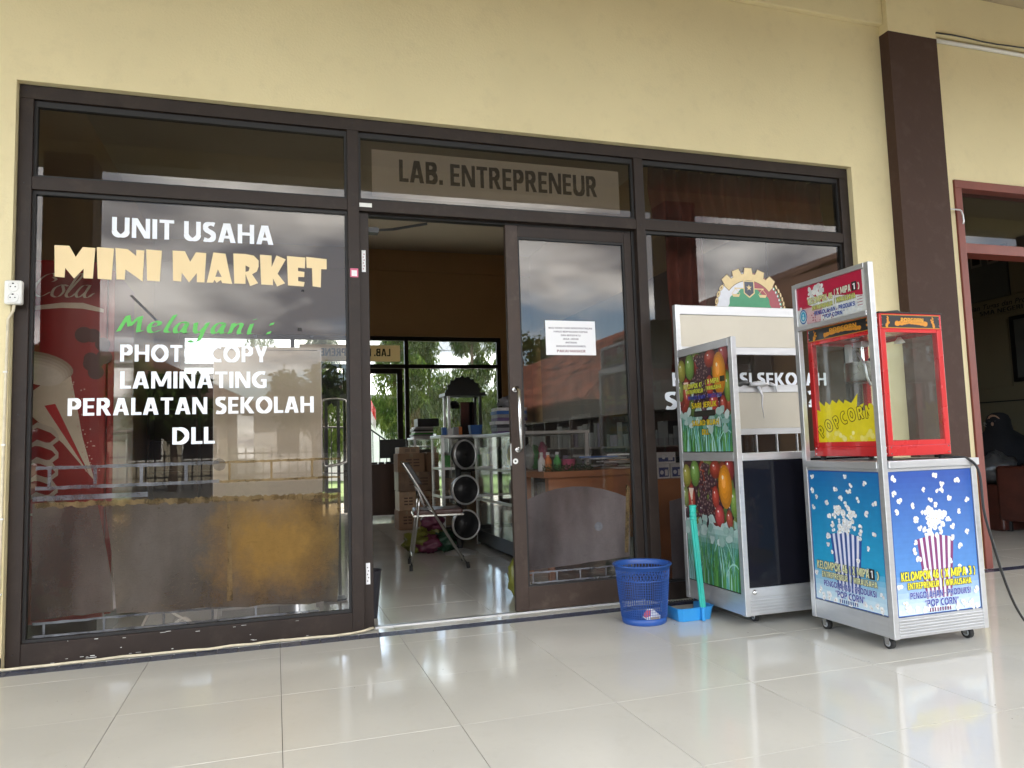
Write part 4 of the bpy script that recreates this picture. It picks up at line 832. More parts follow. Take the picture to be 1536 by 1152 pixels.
for a in (my0+.015, my1-.015):
    for z in (mz0+.012, mz0+.04, mz1-.02, mz1-.055): b.lathe((mx0-.0003, a, z), [(.004, 0), (.003, .0018)], 8, (-1, 0, 0))
b.build('screws', 'steel', PM)
o = MB().tube([(mx0+.06, my0+.2, mz1+.014), (mx0+.10, my0+.12, mz1+.022), (mx0+.19, my0+.08, mz1+.028), (mx0+.28, my0+.12, mz1+.018), (mx1-.03, my0+.2, mz1+.014)], .006, 8).build('coiled_lead', 'grey_cloth', None, smooth=True)
tag(o, 'grey lead lying curled on top of the red popcorn machine', 'cable')
cb = crom([(mx1-.04, my0+.06, .862), (mx1+.0, my0-.02, .858), (3.11, -1.452, .845), (3.155, -1.462, .78), (3.165, -1.462, .60), (3.20, -1.464, .45), (3.27, -1.45, .27), (3.36, -1.43, .12), (3.47, -1.41, .02), (3.60, -1.40, .006), (3.9, -1.32, .006)], 8)
o = MB().tube(cb, .0062, 8).build('power_cable', 'black', None, smooth=True); tag(o, 'black power cable hanging from the popcorn machine down to the floor', 'cable')

# ================================================================ SALAD CART
JC = empty('salad_cart', (2.29, -.79, 0), 'silver juice and salad cart with fruit posters and black glass front', 'cart')
jx0, jx1, jy0, jy1 = 2.292, 3.20, -.79, -.235
for px, py, zt in ((jx0, jy0, 1.522), (jx0, jy1, 1.80), (jx1-.03, jy0, .90), (jx1-.03, jy1, 1.80)): bx('corner_post', A, JC, px, px+.030, py, py+.035, .058, zt, bevel=.002)
jr = (jx0+.0305, jx1-.0305)
bx('kick_panel', A, JC, *jr, jy0+.003, jy0+.012, .060, .150, bevel=.001)
for k in range(5): bx('rib', A, JC, jx0+.032, jx1-.032, jy0-.0015, jy0+.003, .068+k*.016, .077+k*.016, bevel=.002)
bx('frame_rail', A, JC, *jr, jy0+.001, jy0+.025, .1505, .200, bevel=.002); bx('frame_rail', A, JC, *jr, jy0, jy0+.028, .859, .898, bevel=.003)
bx('front_glass', 'black_glass', JC, *jr, jy0+.010, jy0+.015, .2005, .8585); bx('inner_back', 'black', JC, *jr, jy0+.22, jy0+.23, .20, .85)
MB().lathe((jx0+.055, jy0+.0008, .180), [(.012, 0), (.013, .008), (.009, .014), (.0, .016)], 16, (0, -1, 0)).build('lock_knob', 'steel', JC, smooth=True)
ye = jy1-.0005
bx('side_kick_panel', A, JC, jx0+.003, jx0+.012, jy0+.0355, ye, .060, .165, bevel=.001)
for z0_, z1_ in ((.858, .905), (1.475, 1.520)): bx('side_rail', A, JC, jx0, jx0+.026, jy0+.0355, ye, z0_, z1_, bevel=.002)
def fruit_poster(O, W, H, parent, words):
    p = Print(O, (0, -1, 0), (0, 0, 1)); n = 24
    for i in range(n):
        t = (i+.5)/n; col = lerp((.02, .09, .035), (.05, .22, .16), t/.3) if t < .3 else (lerp((.05, .22, .16), (.50, .60, .60), (t-.3)/.25) if t < .55 else (.42, .48, .44))
        p.rect(0, W, H*i/n, H*(i+1)/n, col)
    for i in range(150):
        a = random.uniform(-.02, 1.02)*W; h_ = random.uniform(.22, .50)*H*(1 if random.random() < .8 else 1.1); ln = random.uniform(-.12, .14)*W; wd = random.uniform(.004, .011)*W*1.6
        c_ = lerp((.015, .10, .03), (.12, .36, .08), random.random()) if random.random() < .65 else lerp((.06, .30, .28), (.38, .60, .58), random.random())
        q = [(t, a+ln*t*t, h_*(t-.12*t*t)) for t in (0, .3, .6, .85, 1)]
        pts = [(min(W, max(0, x-wd*(1-t))), z) for t, x, z in q]+[(min(W, max(0, x+wd*(1-t))), z) for t, x, z in q[::-1][1:]]
        p.poly(pts, c_)
    for (a, b) in ((.55, .30), (.75, .1)):   # arching blades
        prev = None
        for k in range(10):
            t = k/9; x = (a+.35*t)*W; z = (b+.55*t-.62*t*t)*H*.9
            if prev and x < W: p.poly([prev, (x, z), (x, z+.012*H), (prev[0], prev[1]+.016*H)], (.30, .55, .48))
            prev = (x, z)
    for i in range(16): p.disc(random.uniform(.1, .9)*W, random.uniform(.50, .60)*H, .07*W, lerp((.45, .55, .55), (.62, .68, .66), random.random()), .03*H, 10, 0, .2)
    top = H; s = W
    p.rect(0, W, .72*H, H, (.05, .02, .02))
    p.ball(.50*s, top-.50*s*.6, .0, (.1, 0, 0)) if False else None
    for i in range(60):
        p.ball(random.uniform(.0, 1)*s, top-random.uniform(.02, .66)*s, random.uniform(.06, .10)*s, random.choice([(.22, .03, .02), (.30, .06, .03), (.10, .16, .04), (.07, .02, .04), (.16, .20, .05), (.05, .02, .03)]), random.uniform(.07, .13)*s)
    for i in range(140):
        a = random.gauss(.46, .10); b = random.uniform(0, .60); p.disc(a*s, top-.02*s-b*s, .030*s, (.045, .018, .025), n=9); p.disc(a*s-.006*s, top-.012*s-b*s, .014*s, (.20, .13, .12), n=7)
    p.ball(.06*s, top-.16*s, .09*s, (.30, .28, .05), .13*s); p.ball(.24*s, top-.13*s, .10*s, (.16, .28, .06), .15*s); p.ball(.02*s, top-.40*s, .07*s, (.22, .26, .08), .12*s)
    p.ball(.66*s, top-.08*s, .11*s, (.30, .04, .02), .10*s); p.ball(.92*s, top-.07*s, .09*s, (.26, .03, .03), .13*s); p.ball(.98*s, top-.42*s, .07*s, (.18, .28, .05), .16*s)
    p.ball(.64*s, top-.38*s, .07*s, (.42, .05, .03), .12*s); p.ball(.70*s, top-.58*s, .09*s, (.45, .05, .05), .12*s); p.ball(.88*s, top-.60*s, .06*s, (.35, .05, .03), .10*s)
    p.ball(.83*s, top-.26*s, .125*s, (.70, .26, .015), .235*s, (1, .8, .4)); p.ball(.15*s, top-.42*s, .075*s, (.40, .06, .04), .17*s); p.poly([(.09*s, top-.30*s), (.20*s, top-.30*s), (.17*s, top-.38*s), (.15*s, top-.50*s), (.12*s, top-.38*s)], (.72, .55, .45))
    p.disc(.15*s, top-.44*s, .012*s, (.08, .05, .02), n=6)
    for i in range(26): p.disc(random.uniform(0, 1)*W, top-random.uniform(.62, .86)*s, .07*s*random.uniform(.5, 1), lerp((.20, .34, .30), (.45, .54, .52), random.random()), .045*s, 9, 0, .3)
    if words:
        dk = (.03, .03, .01); yl = (.60, .62, .06)
        p.text('KELOMPOK 47', .09*W, .48*W, .655*H, .705*H, yl, .03, dk, .06); p.text('( X MIPA', .55*W, .82*W, .675*H, .725*H, yl, .03, dk, .06); p.rect(.84*W, .93*W, .68*H, .735*H, dk)
        p.text('ENTREPRENEUR', .14*W, .50*W, .600*H, .640*H, yl, .03, dk, .06); p.text('/ WIRAUSAHA', .54*W, .86*W, .615*H, .655*H, yl, .03, dk, .06)
        p.text('PENGOLAHAN - PRODUKSI', .18*W, .86*W, .535*H, .575*H, (.04, .06, .30), .015)
        gd = (.62, .46, .02); p.text('SARI JERUK', .25*W, .76*W, .445*H, .50*H, gd, .04, dk, .06); p.rect(.29*W, .72*W, .355*H, .415*H, (.02, .02, .015))
        p.text('SALAD BUAH', .24*W, .78*W, .265*H, .32*H, gd, .04, dk, .06); p.text('DLL', .44*W, .58*W, .17*H, .225*H, gd, .04, dk, .06)
    return p.build('print', parent)
up_ = bx('side_poster', 'black', JC, jx0+.006, jx0+.012, jy0+.036, ye, .906, 1.474); fruit_poster((jx0+.006, ye-.006, .911), abs(jy0-ye)-.048, .558, up_, True)
lo_ = bx('side_poster', 'black', JC, jx0+.006, jx0+.012, jy0+.036, ye, .166, .857); fruit_poster((jx0+.006, ye-.006, .171), abs(jy0-ye)-.048, .681, lo_, False)
by = (jy1+.002, jy1+.026)
for z0_, z1_ in ((1.742, 1.800), (1.498, 1.545), (1.262, 1.309), (1.000, 1.038), (.858, .890)): bx('back_rail', A, JC, *jr, *by, z0_, z1_, bevel=.003)
for z0_, z1_ in ((1.5455, 1.7415), (1.0385, 1.2615)): bx('cream_board', 'cream_panel', JC, *jr, jy1+.010, jy1+.016, z0_, z1_)
for x in (2.47, 2.66, 2.82, 2.97, 3.12): bx('divider', A, JC, x, x+.008, jy1+.006, jy1+.02, .8905, .9995)
bx('counter_shelf', A, JC, *jr, jy0+.0285, jy1-.0005, .868, .880); bx('lower_back', 'cream_panel', JC, *jr, jy1+.010, jy1+.016, .06, .8575)
bx('side_panel', 'cream_panel', JC, jx1-.012, jx1-.004, jy0+.036, ye, .06, .855)
for a, b in ((jx0+.135, jy0+.12), (jx1-.1, jy0+.12), (jx0+.1, jy1-.05), (jx1-.1, jy1-.05)): castor(JC, a, b)
# cloth rags on the shelf rail
b = MB()
def blob(c, r, n=14, amp=.25, sq=(1, 1, 1), seed=0):
    rnd = random.Random(seed); vs = []; fs = []; m_ = n//2+1
    ph = [rnd.uniform(0, 6.3) for _ in range(6)]
    for i in range(m_+1):
        th = math.pi*i/m_
        for k in range(n):
            a = 2*math.pi*k/n; q = 1+amp*(.5*math.sin(3*a+ph[0])*math.sin(2*th+ph[1])+.35*math.sin(5*a+ph[2])*math.sin(4*th+ph[3])+.3*math.sin(7*th+ph[4]+2*a)+.22*math.sin(11*a+ph[5])*math.sin(5*th+ph[0]))
            vs.append((c[0]+r*q*sq[0]*math.sin(th)*math.cos(a), c[1]+r*q*sq[1]*math.sin(th)*math.sin(a), c[2]+r*q*sq[2]*math.cos(th)))
    for i in range(m_):
        for k in range(n): fs.append((i*n+k, i*n+(k+1) % n, (i+1)*n+(k+1) % n, (i+1)*n+k))
    return vs, fs
o = MB().add(*blob((2.72, jy1+.012, 1.318), .05, 16, .5, (1.9, .7, .35), 3)).build('grey_rag', 'grey_cloth', None, smooth=True); tag(o, 'dark crumpled rag lying on the rail of the juice cart', 'cloth')
o = MB().add(*blob((2.85, jy1-.004, 1.312), .045, 16, .5, (1.4, .8, .38), 5)).tube([(2.84, jy1-.012, 1.30), (2.865, jy1-.016, 1.24), (2.862, jy1-.012, 1.18), (2.875, jy1-.008, 1.10)], [.012, .007, .004, .0015], 6).tube([(2.93, jy1-.01, 1.315), (2.97, jy1-.015, 1.30), (2.975, jy1-.012, 1.26)], [.012, .009, .005], 6).build('white_rag', 'paper', None, smooth=True)
tag(o, 'white cloth with a thread hanging from the rail of the juice cart', 'cloth')

# ================================================================ BASKET, DUSTPAN
bcx, bcy = 1.893, -.43
BA = empty('waste_basket', (bcx, bcy, .0005), 'blue plastic lattice waste basket on the tiles', 'basket')
rad = lambda z: .119+(.148-.119)*z/.315
MB().lathe((bcx, bcy, .001), [(.115, 0), (.119, .004), (rad(.036), .036), (rad(.036)-.003, .036), (.115, .006), (0, .005)], 48, caps=False).build('solid_base', 'blue_plastic', BA, smooth=True)
b = MB(); nb = 64
for k in range(nb):
    a = 2*math.pi*k/nb; b.tube([(bcx+rad(z)*math.cos(a), bcy+rad(z)*math.sin(a), z) for z in (.034, .13, .235)], .0017, 4, False)
for i in range(15):
    z = .046+i*.0134; r_ = rad(z); n_ = 48; b.tube([(bcx+r_*math.cos(2*math.pi*k/n_), bcy+r_*math.sin(2*math.pi*k/n_), z) for k in range(n_+1)], .0013, 4, False)
for s in (1, -1):
    for k in range(52):
        a = 2*math.pi*k/52; b.tube([(bcx+rad(z)*math.cos(a+s*(z-.235)*2.6), bcy+rad(z)*math.sin(a+s*(z-.235)*2.6), z) for z in (.235, .262, .292)], .0019, 4, False)
b.build('lattice', 'blue_plastic', BA)
MB().lathe((bcx, bcy, 0), [(rad(.232), .232), (rad(.232)+.002, .234), (rad(.238)+.001, .238), (rad(.238)-.001, .238)], 48, caps=False).build('band', 'blue_plastic', BA, smooth=True)
MB().lathe((bcx, bcy, 0), [(.144, .288), (.147, .289), (.150, .306), (.159, .308), (.161, .313), (.157, .317), (.148, .316), (.145, .310), (.143, .290)], 48, caps=False).build('rim', 'blue_plastic', BA, smooth=True)
p = Print((bcx-.035, bcy-.05, .02), (.85, -.1, -.25), (.15, .35, .75), 0)
p.poly([(0, .02), (.03, .075), (.07, .09), (.12, .06), (.13, .0), (.07, -.005)], (.75, .75, .75)); p.poly([(0, .03), (.03, .073), (.06, .08), (.055, .04), (.02, .02)], (.55, .04, .06)); p.poly([(.05, .03), (.11, .05), (.12, .02), (.07, .0)], (.65, .45, .08)); p.poly([(.09, .01), (.125, .04), (.13, .0)], (.05, .08, .3))
o = p.build('snack_wrapper', None); s_ = o.modifiers.new('thick', 'SOLIDIFY'); s_.thickness = .001; tag(o, 'crumpled red and white wrapper at the bottom of the blue basket', 'wrapper')
DP = empty('dustpan', (2.15, -.42, .0005), 'blue dustpan with long teal handle beside the basket', 'dustpan')
dx0, dx1, dy0, dy1 = 2.045, 2.262, -.545, -.33
prof = [(dx0, dy1), (dx0, dy0+.02), (dx0+.02, dy0), (dx1-.02, dy0), (dx1, dy0+.02), (dx1, dy1)]
b = MB(); vs = []; fs = []; n = len(prof); cxm, cym = (dx0+dx1)/2, (dy0+dy1)/2
for z, sc in ((.002, .90), (.068, 1.0), (.072, 1.05), (.074, 1.05), (.070, .975), (.006, .88)):
    for a, c_ in prof: vs.append((cxm+(a-cxm)*sc, cym+(c_-cym)*sc, z))
for i in range(5):
    for k in range(n-1): fs.append((i*n+k, i*n+k+1, (i+1)*n+k+1, (i+1)*n+k))
    for k in (0, n-1):
        pass
fs += [tuple(range(n)), tuple(5*n+k for k in range(n))[::-1], (0, n, 4*n, 5*n), (n-1, 2*n-1, 5*n-1, 6*n-1)]
b.add(vs, fs).build('pan', 'sky_plastic', DP, smooth=False)
MB().tube([(2.184, -.556, .004), (2.184, -.556, .074)], .011, 12).build('handle_socket', 'sky_plastic', DP, smooth=False)
b = MB()
for k in range(12): b.box(dx0+.015+k*.0165, dx0+.018+k*.0165, -.40, -.37, .0745, .082)
b.box(dx0+.01, dx1-.01, -.402, -.398, .0745, .079); b.build('comb', 'dark_metal', DP)
hb = MB(); P0, P1 = Vector((2.189, -.545, .074)), Vector((2.176, -.505, .615)); dv = (P1-P0)
def flute(t0, t1, r0, r1, nn=10):
    vs = []; fs = []
    for i, t in enumerate((t0, t1)):
        c_ = P0+dv*t; r_ = (r0, r1)[i]
        for k in range(2*nn): a = math.pi*k/nn; q = r_*(1 if k % 2 else .82); vs.append((c_.x+q*math.cos(a), c_.y+q*math.sin(a), c_.z))
    m_ = 2*nn
    for k in range(m_): fs.append((k, (k+1) % m_, m_+(k+1) % m_, m_+k))
    fs += [tuple(range(m_))[::-1], tuple(range(m_, 2*m_))]; hb.add(vs, fs)
flute(.0, .86, .0165, .0175)
hb.lathe(tuple(P0+dv*.86), [(.0180, 0), (.0200, .003), (.0200, .012), (.0175, .015), (.0190, .022), (.0190, .034), (.0170, .037), (.0185, .044), (.0185, .066), (.0205, .069), (.0205, .078), (.012, .081)], 20)
hb.build('handle', 'teal_plastic', DP)

# ================================================================ INSIDE THE SHOP
P_ = lambda n, c: M.setdefault(n, mat(n, c, .5, var=.2, vs=12))
P_('card_dark', (.20, .12, .07)); P_('card_pale', (.40, .26, .16)); P_('m_tape', (.36, .27, .17)); P_('rack_brown', (.07, .04, .025)); P_('rack_grey', (.08, .08, .08)); P_('m_blue', (.03, .12, .40)); P_('m_orange', (.55, .16, .03)); P_('m_white', (.6, .6, .62)); P_('m_yellow', (.6, .5, .05)); P_('m_pink', (.6, .10, .22)); P_('m_green', (.05, .32, .06)); P_('m_dark', (.03, .03, .04)); P_('m_grey', (.25, .25, .27)); P_('m_purple', (.12, .07, .18))
# red drinks fridge behind the left pane
FR = empty('drinks_fridge', (-1.15, .55, .0005), 'red drinks fridge with script lettering behind the left pane', 'fridge')
fx0, fx1, fy0, fy1 = -1.60, -.885, .27, .90
bx('cabinet', 'fridge_red', FR, fx0, fx1, fy0, fy1, .14, 2.04, bevel=.012); bx('plinth', 'black', FR, fx0+.03, fx1-.03, fy0+.03, fy1-.02, .001, .139)
bx('door_edge', 'fridge_red', FR, fx1+.0015, fx1+.035, fy0+.02, fy1-.02, .16, 2.0, bevel=.006)
p = Print((fx0, fy0-.0005, .14), (1, 0, 0), (0, 0, 1)); wc = (.62, .56, .46)
def band(pts, ws, col):
    for (a, b), (c, d), w0, w1 in zip(pts, pts[1:], ws, ws[1:]): p.poly([(a, b-w0), (c, d-w1), (c, d+w1), (a, b+w0)], col)
off = -fx0
band([(.0, 1.615), (.2, 1.62), (.36, 1.635), (.5, 1.655), (.60, 1.655), (.70, 1.63)], [.004, .006, .010, .014, .016, .010], wc)
CL = [(.0, [[(.55, 1.35), (.45, 1.55), (.15, 1.35), (-.05, .8), (.0, .25), (.3, .05), (.6, .35)], [(.5, 1.3), (.65, 1.15), (.55, 1.0)]]),
      (.62, [[(.35, .85), (.1, .6), (.1, .15), (.35, .05), (.5, .4), (.38, .82), (.6, .75)]]), (1.15, [[(.1, .2), (.35, 1.0), (.5, 1.5), (.35, 1.55), (.2, .9), (.12, .2), (.3, .05), (.5, .35)]]),
      (1.6, [[(.45, .85), (.2, .8), (.05, .3), (.2, .05), (.42, .45), (.48, .85), (.4, .2), (.55, .05), (.75, .35)]])]
for ox, sts in CL:
    for st in sts:
        for q in nib_quads(st, (.055, .02)): p.poly([(off-1.235+(ox+a+.22*b)*.118, 1.715-.14+.12+b*.085) for a, b in q], wc)
p.text('R', off-.967, off-.959, 1.705, 1.716, wc, .02)
# foaming cup and ice, straight stripes, curls below
p.poly([(off-1.26, 1.17), (off-1.06, 1.33), (off-1.02, 1.12), (off-.99, .95), (off-.93, .72), (off-1.08, .92), (off-1.26, 1.10)], wc)
p.poly([(off-1.17, 1.12), (off-1.12, 1.13), (off-.97, .78), (off-.955, .755)], (.45, .01, .015))
for i in range(5): p.disc(off-1.19, 1.33-.012*i, .155-.012*i, lerp((.30, .24, .18), (.66, .62, .55), i/4), .070-.004*i, 26, -.25)
for i in range(40): p.disc(off-1.04+random.uniform(-.03, .05)+i*.0022, 1.26-i*.0125+random.uniform(-.02, .02), .004, (.6, .4, .35), n=6)
for i in range(9): p.disc(off-.94+random.uniform(-.07, .07), 1.42+random.uniform(-.16, .10), random.uniform(.025, .045), (.06, .008, .008), n=16)
for k in range(5): band([(off-1.26, .98-.09*k), (off-1.20, 1.02-.09*k), (off-1.13, .99-.09*k), (off-1.10, .95-.09*k), (off-1.14, .915-.09*k), (off-1.24, .92-.09*k)], [.006, .014, .016, .014, .012, .004], (.5, .46, .40))
for i in range(7): p.disc(off-1.15+random.uniform(-.1, .22), .06+random.uniform(-.0, .12), random.uniform(.02, .05), (.26, .20, .10), n=16)
p.build('printed_graphic', FR)

# cream backed display case standing right behind the glass
DC = empty('display_case', (-.05, .38, 0), 'tall cream backed aluminium display case behind the left pane', 'display case')
dx = (-.345, .235)
for a in (dx[0], dx[1]-.022):
    for b_ in (.22, .60): bx('corner_post', A, DC, a, a+.022, b_, b_+.022, .035, 1.56)
bx('cream_board', 'cream_panel', DC, dx[0]+.004, dx[1]-.004, .212, .2195, .155, 1.555); bx('top_board', 'cream_panel', DC, dx[0], dx[1], .2205, .622, 1.561, 1.575)
bx('base_rail', A, DC, dx[0]-.002, dx[1]+.002, .208, .2195, .060, .082); bx('base_rail', A, DC, dx[0]-.002, dx[1]+.002, .6225, .634, .060, .082)
bx('shelf', 'cream_panel', DC, dx[0]+.0225, dx[1]-.0225, .225, .60, .5, .512)
for a in (dx[0]+.09, dx[1]-.09): bx('leg', A, DC, a, a+.012, .225, .24, .0008, .0345)
p = Print((.0, .212, 0), (1, 0, 0), (0, 0, 1)); p.rect(-.28, -.06, .70, 1.02, (.66, .62, .50)); p.build('pale_panel', DC)

# power strip and cables on the floor by the window
o = MB().box(-.49, -.37, .19, .235, .001, .032).box(-.45, -.425, .2, .225, .0325, .055).build('power_strip', 'white_plastic', None, bevel=.004); tag(o, 'white power strip lying on the floor behind the left pane', 'power strip')
for nm, pts, lb in (('white_cable', [(-.70, .30, .03), (-.69, .29, .10), (-.62, .26, .19), (-.52, .24, .13), (-.40, .22, .06)], 'white cable looping up behind the left pane to the power strip'),
                ('white_cable', [(-.55, .24, .02), (-.54, .24, .08), (-.48, .235, .115), (-.42, .22, .05)], 'short white cable arching onto the power strip'),
                ('white_cable', [(-.36, .21, .02), (-.25, .20, .012), (-.12, .17, .05), (-.02, .15, .085), (.08, .16, .075), (.15, .20, .04)], 'white cable arching along the floor under the display case')):
    o = MB().tube(crom(pts, 6), .0065, 7).build(nm, 'white_plastic', None, smooth=True); tag(o, lb, 'cable', 'white cables behind the left pane')
o = MB().box(-.715, -.675, .28, .31, .001, .05).build('plug', 'white_plastic', None, bevel=.005); tag(o, 'white plug standing on the floor behind the left pane', 'plug')

# sack truck seen right of the display case
HT = empty('sack_truck', (.36, 1.2, 0), 'dark sack truck with a rounded chrome loop behind the left pane', 'sack truck')
MB().tube(crom([(.29, 1.0, .9), (.28, 1.0, 1.0), (.28, 1.0, 1.28), (.30, 1.0, 1.33), (.42, 1.0, 1.33), (.445, 1.0, 1.28), (.445, 1.0, .95), (.42, 1.0, .90), (.31, 1.0, .88), (.29, 1.0, .9)], 4), .010, 8).build('loop', 'steel', HT, smooth=True)
MB().box(.30, .32, 1.01, 1.03, .02, 1.5).box(.38, .40, 1.01, 1.03, .02, 1.5).box(.32, .38, 1.01, 1.03, .3, .33).box(.32, .38, 1.01, 1.03, .7, .73).box(.28, .42, .9, 1.03, .005, .015).build('frame', 'dark_metal', HT)
MB().add(*blob((.355, 1.02, 1.43), .07, 16, .5, (1, .6, 1.5), 9)).build('bundle', 'black_cloth', HT); MB().box(.27, .45, 1.0, 1.03, 1.335, 1.365).build('cross_bar', 'dark_metal', HT)

# dark shelf row at the left rear (blocks the lower rear left window)
SHF = empty('shelf_rack', (-.8, 7.2, 0), 'dark tall shelf rack against the rear left window', 'shelf')
bx('back_board', 'wood', SHF, -1.70, .20, 7.48, 7.50, .01, 2.18)
for x in (-1.70, -1.08, -.46, .17): bx('side_board', 'wood', SHF, x, x+.03, 7.1, 7.479, .01, 2.18)
for z in (.3, .75, 1.2, 1.65, 2.1): bx('shelf', 'wood', SHF, -1.669, .169, 7.1, 7.4785, z, z+.025) if False else None
for xa, xb_ in ((-1.67, -1.081), (-1.05, -.461), (-.43, .169)):
    for z in (.3, .75, 1.2, 1.65, 2.1): bx('shelf', 'wood', SHF, xa, xb_, 7.1, 7.4785, z, z+.025)

RK = empty('added_dark_rack', (4.02, 4.4, 0), 'added long dark goods rack covering the lit right inner wall', 'shelf')  # rack and dark goods added to darken the lit partition behind the door glass
bx('back_board', 'wood', RK, 4.20, 4.22, 1.4, 7.4, .02, 2.9)
for k in range(7): bx('side_board', 'wood', RK, 3.86, 4.1995, 1.4+k*.995, 1.425+k*.995, .01, 1.35)
for k in range(6):
    for z in (.12, .52, .92, 1.32): bx('shelf', 'wood', RK, 3.86, 4.1995, 1.4255+k*.995, 2.3945+k*.995, z, z+.02)
rk = random.Random(4); gl = {}
for k in range(6):
    for z in (.12, .52, .92):
        y = 1.45+k*.995
        while y < 2.28+k*.995:
            wd = rk.uniform(.08, .22); mk = rk.choice(['m_dark', 'rack_brown', 'm_dark', 'm_purple', 'wood', 'm_dark', 'rack_grey']); o = bx('packed_goods', mk, None, 3.90, 4.12, y, min(y+wd, 2.38+k*.995), z+.0205, z+rk.uniform(.12, .33))
            lbk = {'m_dark': 'black', 'rack_brown': 'dull brown', 'm_purple': 'dark purple', 'wood': 'dark reddish', 'rack_grey': 'dim grey'}[mk]+' packet on the %s shelf, %s bay of the added dark right wall rack' % (['bottom', 'second', 'third'][[.12, .52, .92].index(z)], ['nearest', 'second', 'third', 'fourth', 'fifth', 'farthest'][k]); gl[lbk] = gl.get(lbk, 0)+1
            tag(o, ['near ', 'further ', 'third ', 'fourth ', 'fifth ', 'sixth ', 'seventh '][gl[lbk]-1]+lbk, 'goods', 'goods on the added right inner rack'); y += wd+.012
# folding chair
def pt(s, l, z):   # chair frame of reference: s forward, l sideways
    ax = Vector((.455, -.062, 0)).normalized(); ay = Vector((.062, .455, 0)).normalized(); o_ = Vector((1.018, 1.877, 0)); q = o_+ax*s+ay*l; return (q.x, q.y, z)
FC = empty('folding_chair', (1.27, 2.07, 0), 'chrome folding chair with dark padded seat inside the doorway', 'chair')
for l in (0, .42):
    MB().tube([pt(-.055, l, .875), pt(-.05, l, .862), pt(.02, l, .75), pt(.46, l, .012)], .0115, 10).build('long_leg', 'steel', FC, smooth=True)
    MB().tube([pt(.075, l+.015 if l == 0 else l-.015, .62), pt(.07, l+.015 if l == 0 else l-.015, .50), pt(.0, l+.015 if l == 0 else l-.015, .012)], .0105, 10).build('short_leg', 'steel', FC, smooth=True)
    for s in (.46, .0): MB().tube([pt(s-.006 if s else 0, l if s else (l+.015 if l == 0 else l-.015), .045), pt(s+.003 if s else 0, l if s else (l+.015 if l == 0 else l-.015), .001)], .015, 10).build('rubber_foot', 'rubber', FC)
    MB().tube([pt(.055, l, .665), pt(.12, l, .50), pt(.20, l, .455)], .007, 8).build('hinge_arm', 'steel', FC)
MB().tube([pt(.435, 0, .055), pt(.435, .42, .055)], .008, 8).build('cross_bar', 'steel', FC); MB().tube([pt(.015, .015, .10), pt(.015, .405, .10)], .008, 8).build('cross_bar', 'steel', FC)
vs = [pt(s, l, z) for z in (.435, .480) for s, l in ((.03, .02), (.43, .02), (.43, .40), (.03, .40))]
MB().add(vs, [(3, 2, 1, 0), (4, 5, 6, 7), (0, 1, 5, 4), (1, 2, 6, 5), (2, 3, 7, 6), (3, 0, 4, 7)]).build('seat', 'leather', FC, bevel=.015, seg=3)
vs = [pt(s, l, z) for z, d in ((.425, 0), (.445, 0)) for s, l in ((.02, .01), (.44, .01), (.44, .41), (.02, .41))]
MB().add(vs, [(3, 2, 1, 0), (4, 5, 6, 7), (0, 1, 5, 4), (1, 2, 6, 5), (2, 3, 7, 6), (3, 0, 4, 7)]).build('seat_frame', 'steel', FC, bevel=.005)
vs = [pt(s+.060*k, l, z) for z, s in ((.69, .045), (.868, -.060)) for k, l in ((0, .01), (1, .01), (1, .41), (0, .41))]
MB().add(vs, [(3, 2, 1, 0), (4, 5, 6, 7), (0, 1, 5, 4), (1, 2, 6, 5), (2, 3, 7, 6), (3, 0, 4, 7)]).build('backrest', 'black', FC, bevel=.010, seg=3)

# stack of three round fans on one pole
FN = empty('fan_stack', (1.62, 2.66, 0), 'three black round fans stacked on one floor stand', 'fan')
MB().lathe((1.62, 2.66, .001), [(.155, 0), (.15, .012), (.09, .03), (.04, .045), (0, .046)], 28).build('base_plate', 'alu', FN, smooth=True)
MB().tube([(1.62, 2.70, .04), (1.62, 2.70, 1.0)], .028, 12).build('pole', 'black', FN)
for z, ang in ((.915, 28), (.588, 10), (.270, 8)):
    d = Vector((math.sin(R(ang)), -math.cos(R(ang)), .05)).normalized(); c_ = Vector((1.655, 2.60, z))
    f = MB().lathe(tuple(c_-d*.11), [(.0, -.03), (.05, -.03), (.09, .02), (.132, .08), (.136, .13)], 32, tuple(d)).build('fan_housing', 'black', FN, smooth=True)
    MB().lathe(tuple(c_), [(.122, .015), (.124, .028), (.136, .030), (.140, .018), (.137, 0)], 36, tuple(d), caps=False).build('chrome_ring', 'alu', f, smooth=True)
    g = MB(); u = d.orthogonal().normalized(); v = d.cross(u)
    for rr in (.03, .05, .07, .09, .107): g.tube([tuple(c_+d*.024+(u*math.cos(t)+v*math.sin(t))*rr) for t in [2*math.pi*k/24 for k in range(25)]], .0012, 4, False)
    for k in range(18): t = 2*math.pi*k/18; g.tube([tuple(c_+d*.026+(u*math.cos(t)+v*math.sin(t))*.02), tuple(c_+d*.020+(u*math.cos(t+.3)+v*math.sin(t+.3))*.122)], .0012, 4, False)
    g.build('grille', 'dark_metal', f); MB().lathe(tuple(c_+d*.02), [(.022, 0), (.02, .01), (0, .012)], 16, tuple(d)).build('hub', 'black', f)
    bl = MB()
    for k in range(5):
        t = 2*math.pi*k/5; e1 = u*math.cos(t)+v*math.sin(t); e2 = d.cross(e1); q = [c_-d*.02+e1*.02-e2*.012, c_-d*.03+e1*.11-e2*.035, c_-d*.0+e1*.11+e2*.035, c_-d*.01+e1*.02+e2*.012]; bl.add([tuple(x) for x in q], [(0, 1, 2, 3)])
    bl.build('blades', 'dark_metal', f)

